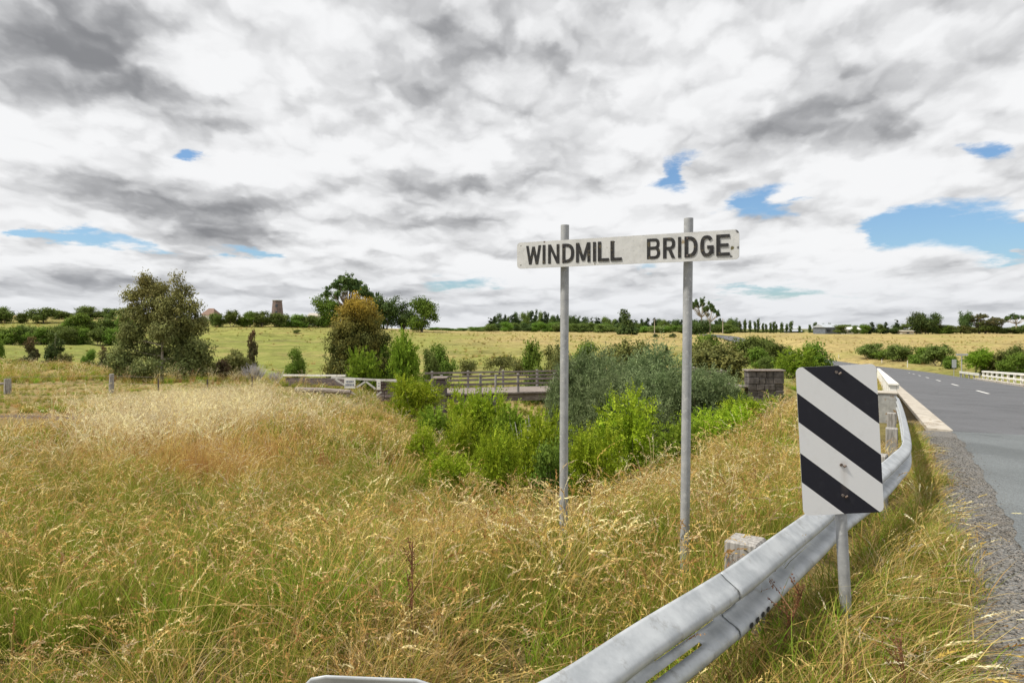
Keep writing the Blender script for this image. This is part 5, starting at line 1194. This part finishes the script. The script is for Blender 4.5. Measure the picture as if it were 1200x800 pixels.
# white rail fence on the far side of the approach
def bar_img(m_, o_, u0, v0, d0, u1, v1, d1, w, h): m_.bar(Vector(((u0-600)/FPX*d0, d0, zat(v0, d0)))-o_, Vector(((u1-600)/FPX*d1, d1, zat(v1, d1)))-o_, w, h)
x, y, z = spot(360, 44); th = thing('rail_fence', 'pale timber rail fence behind the white gate', 'fence', (x, y, z)); o0 = Vector((x, y, z))
m = MB(); bar_img(m, o0, 332, 439.5, 45, 405, 440, 43.2, .1, .11); m.part('rail', M['white_wood'], th); m = MB(); bar_img(m, o0, 335, 447, 45, 404, 447.5, 43.2, .08, .5); m.part('panel', M['timber_dark'], th)
for u_ in (332, 348, 372, 404):
    d_ = 45-(u_-332)/73*1.8; m = MB(); bar_img(m, o0, u_, 438.5, d_, u_, 463, d_, .13, .13); m.part('post', M['timber'], th)
x, y, z = spot(420, 40); th = thing('field_gate', 'white timber gate with crossed braces and two notice boards', 'gate', (x, y, z)); o0 = Vector((x, y, z))
def gd(u_): return 39.6+(u_-390)*.006
m = MB(); bar_img(m, o0, 388, 442.3, gd(388), 472, 446.8, gd(472), .09, .11); m.part('top_rail', M['white_wood'], th)
for (u_, v0_, v1_) in ((392, 442, 457), (428.5, 446.5, 464), (440, 445, 463)):
    m = MB(); bar_img(m, o0, u_, v0_, gd(u_), u_, v1_+4, gd(u_), .09, .09); m.part('upright', M['white_wood'], th)
for (a, b1, c_, d_) in ((392.5, 444, 409, 454), (411, 459, 424, 467), (428, 447, 418, 453.5), (429, 447, 440, 455.5), (410, 458, 400, 463), (441, 463, 447, 459)):
    m = MB(); bar_img(m, o0, a, b1, gd(a)-.05, c_, d_, gd(c_)-.05, .05, .1); m.part('brace', M['white_wood'], th)
m = MB(); bar_img(m, o0, 410, 455, gd(410)+.1, 410, 469, gd(410)+.1, .17, .17); m.part('gate_post', M['timber'], th)
def notice(u0, v0, u1, v1, label, rows_):
    d_ = gd((u0+u1)/2)-.09; x0, x1 = (u0-600)/FPX*d_, (u1-600)/FPX*d_; m_ = MB(); c_ = Vector(((x0+x1)/2, d_, (zat(v0, d_)+zat(v1, d_))/2))-o0; w_, h_ = x1-x0, zat(v0, d_)-zat(v1, d_)
    m_.box(c_, (w_, .02, h_), None, .006); p_ = m_.part('notice_board', M['white_rail'], th, label); m_ = MB()
    for (zf, cells, hh_) in rows_:
        for (a, b1) in cells: m_.box(c_+Vector((w_*((a+b1)/2-.5), -.012, h_*(.5-zf))), (w_*(b1-a), .004, h_*hh_))
    m_.part('lettering', mat('faded_blue_print', m_simple((.16, .18, .26), (.24, .26, .33), 8)), p_)
notice(403.5, 444, 416.5, 455, 'white notice board with dark print', [(.27, [(.14, .2), (.23, .34), (.37, .42), (.46, .57), (.6, .7), (.74, .84)], .2), (.62, [(.1, .2), (.24, .32), (.36, .47), (.51, .6), (.64, .73), (.77, .88)], .24)])
notice(441.5, 445, 446, 456.5, 'narrow white notice on the right post', [(.35, [(.3, .7)], .08), (.6, [(.25, .75)], .08)])
x, y, z = spot(372, 38.6); th = thing('timber_log', 'long weathered timber log lying before the gate', 'log', (x, y, z)); m = MB(); o0 = Vector((x, y, z))
pA, pB = Vector(((346-600)/FPX*38.8, 38.8, zat(456.5, 38.8)))-o0, Vector(((411-600)/FPX*38.4, 38.4, zat(459.5, 38.4)))-o0; m.tube([pA, pA.lerp(pB, .5)+Vector((0, 0, .03)), pB], [.15, .16, .14], 10); m.part('trunk', M['timber_h'], th)
for f in (.05, .5, .95):
    c_ = pA.lerp(pB, f); m = MB(); m.box((c_.x, c_.y, c_.z-.45), (.16, .16, .7), None, .01); m.part('support', M['timber'], th)
# dead silvery bush and dead branches
def dead_bush(u, d, vt, wpx, label, n=60, seed=1):
    x, y, z = spot(u, d); h = max(.5, zat(vt, d)-z); w = wpx/FPX*d; th_ = thing('dead_bush', label, 'dead bush', (x, y, z-.05)); m_ = MB(); rg = np.random.default_rng(seed)
    for kk in range(n):
        a = rg.random()*6.28; q_ = .5*w*rg.random(); tp = Vector((q_*math.cos(a), q_*math.sin(a), h*(.55+.45*rg.random()))); b_ = Vector((tp.x*.25, tp.y*.25, 0)); md = b_.lerp(tp, .55)+Vector((rg.normal()*.06, rg.normal()*.06, 0)); m_.tube([b_, md, tp], [.028, .02, .008], 4)
        for _ in range(3):
            e = md.lerp(tp, rg.random())+Vector((rg.normal()*.18, rg.normal()*.18, .1+.2*rg.random())); m_.tube([md, e], [.012, .005], 4, cap=False)
    m_.part('branches', M['dead'], th_)
dead_bush(298, 46, 427, 32, 'silvery leafless bush left of the white approach rail', 80, 1)
dead_bush(625, 22, 486, 50, 'grey bare branches tangled below the timber deck', 22, 2)
dead_bush(322, 45.5, 433, 20, 'small brown dead bush at the fence end', 26, 3)

# ------------------------------------------------------------------ paddock fence posts at left
x, y, z = spot(8.5, 33); th = thing('fence_post', 'thick weathered strainer post with a side stay at the left edge', 'fence post', (x, y, z), 0, 'old fence posts along the left paddock'); h = zat(443.5, 33)-z
m = MB(); m.tube([(0, 0, -.3), (.02, 0, h*.6), (.01, 0, h)], [.17, .16, .15], 10); m.part('post', M['timber'], th); m = MB(); m.tube([(-.1, 0, h*.68), (-1.6, -.1, h*.66)], .06, 8); m.part('rail', M['timber_h'], th)
x, y, z = spot(130.5, 33); th = thing('fence_post', 'single grey round timber post in golden grass left of the eucalypt', 'fence post', (x, y, z), 0, 'old fence posts along the left paddock'); h = zat(438, 33)-z
m = MB(); m.tube([(0, 0, -.3), (0, .01, h*.5), (.015, 0, h)], [.12, .115, .1], 10); m.part('post', M['timber'], th)
for (u, vt, d, lb) in ((185.5, 443.5, 33, 'thin dark steel picket before the big eucalypt trunk'), (295.5, 441, 35, 'thin dark steel picket below the silvery dead bush'), (243, 444, 33.5, 'thin brown steel picket at the right foot of the eucalypt')):
    x, y, z = spot(u, d); th = thing('fence_picket', lb, 'fence picket', (x, y, z), 0, 'steel pickets along the left paddock'); h = zat(vt, d)-z; m = MB()
    for a in (0, 120, 240): m.box((.018*math.cos(R(a)), .018*math.sin(R(a)), h/2-.15), (.04, .009, h+.3), __import__('mathutils').Matrix.Rotation(R(a), 3, 'Z'))
    m.part('shaft', M['rust'], th)
fw = thing('fence_wire', 'thin wires strung between the left paddock posts', 'wire', (0, 0, 0)); pp = [spot(8.5, 33), spot(130.5, 33), spot(185.5, 33), spot(243, 33.5), spot(295.5, 35)]
for hh_ in (.5, .85):
    m = MB(); m.tube([(a, b_-.15, c_+hh_) for a, b_, c_ in pp], .006, 5); m.part('strand', M['rust'], fw)

# ------------------------------------------------------------------ distant buildings
x, y, z = spot(325, 330); zt2 = zat(352.5, 330); hh = zt2-z+1
tw = thing('windmill_tower', 'old round brick windmill tower without sails on the left hilltop', 'tower', (x, y, z-1)); m = MB(); n_ = 20; Rb, Rt = 3.2, 2.15; V, F = [], []
for i in range(7):
    r_ = Rb+(Rt-Rb)*i/6
    for kk in range(n_): V.append((r_*math.cos(6.2832*kk/n_), r_*math.sin(6.2832*kk/n_), hh*i/6))
for i in range(6):
    for kk in range(n_): F.append((i*n_+kk, i*n_+(kk+1) % n_, (i+1)*n_+(kk+1) % n_, (i+1)*n_+kk))
F.append(tuple(range(6*n_, 7*n_))); m.add(V, F); m.part('wall', M['brick'], tw, smooth=True)
m = MB(); m.tube([(0, 0, hh-.05), (0, 0, hh+.35)], [Rt+.22, Rt+.25], 20); m.part('parapet', M['pylon'], tw)
m = MB(); m.tube([(0, 0, hh+.36), (0, 0, hh+1.0)], [Rt*.75, .2], 16); m.part('cap', M['sheetmetal'], tw)
for i, zf in enumerate((.5, .78)):
    m = MB(); r_ = Rb+(Rt-Rb)*zf; m.box((.4, -r_+.02, hh*zf), (.9, .25, 1.3)); m.part('window', M['glass'], tw)
def house(u, d, wpx, vwall, vridge, label, wall, roof, name='house', cat='house', dep=8, gable=True, rz=0.0, wins=2):
    x, y, z = spot(u, d); w = wpx/FPX*d; hw_, hr = zat(vwall, d)-z+.6, zat(vridge, d)-z+.6; o = thing(name, label, cat, (x, y, z-.6), rz); m_ = MB(); m_.box((0, dep/2, hw_/2), (w, dep, hw_)); m_.part('wall', wall, o)
    m_ = MB(); e = .5; m_.add([(-w/2-e, -e, hw_), (w/2+e, -e, hw_), (w/2+e, dep+e, hw_), (-w/2-e, dep+e, hw_), (-w/2*(.45 if not gable else 1)-e*gable, dep/2, hr), (w/2*(.45 if not gable else 1)+e*gable, dep/2, hr)], [(0, 1, 5, 4), (2, 3, 4, 5), (1, 2, 5), (3, 0, 4), (3, 2, 1, 0)])
    m_.part('roof', roof, o)
    for kk in range(wins):
        m_ = MB(); m_.box((w*((kk+.5)/wins-.5), -.03, hw_*.6), (w*.16+.3, .1, hw_*.32)); m_.part('window', M['glass'], o)
    return o
house(243, 300, 14, 369, 361, 'brown hip-roofed house beside the top right of the big eucalypt', M['white_wall'], M['roof_brown'], gable=False)
house(116, 332, 9, 368.5, 364, 'small pale house among bushes on the left hill', M['white_wall'], M['sheetmetal'])
house(67, 335, 9, 371, 367, 'tiny pink-walled house behind the left hill bushes', M['white_wall'], M['roof_brown'])
house(284, 290, 12, 374, 370.5, 'low white-roofed shed left of the brick tower', M['white_wall'], M['white_rail'], 'shed', 'shed')
house(368, 300, 14, 370, 366.5, 'pale roof between the brick tower and the lacy gum', M['white_wall'], M['concrete'], 'shed', 'shed')
house(979, 350, 24, 383.5, 379.5, 'dark grey-roofed long building on the right skyline', M['dark_wall'], M['sheetmetal'], 'barn', 'building', 14, wins=3)
house(1000, 345, 17, 386, 383, 'white flat-fronted house on the right skyline', M['white_wall'], M['white_wall'], dep=8)
house(1064, 335, 14, 388, 386.8, 'low pale grey shed left of the great skyline clump', M['concrete'], M['concrete'], 'shed', 'shed', 5, wins=1)
house(932, 430, 15, 388, 386, 'low dark shed among the poplars', M['dark_wall'], M['sheetmetal'], 'shed', 'shed', 7)
for (u, vt, d, lb) in ((767, 374, 330, 'thin power pole before the far woods, left of the right sign post'), (847, 373, 330, 'thin power pole right of the lacy gums'), (1063, 372, 350, 'thin pole left of the great skyline clump')):
    x, y, z = spot(u, d); th = thing('power_pole', lb, 'power pole', (x, y, z), 0, 'distant power poles'); h = zat(vt, d)-z; m = MB(); m.tube([(0, 0, -.5), (0, 0, h)], [.2, .15], 6); m.part('shaft', M['bark_pale'], th)
    m = MB(); m.box((0, -.2, h-.6), (2.0, .12, .14)); m.part('crossarm', M['timber'], th)
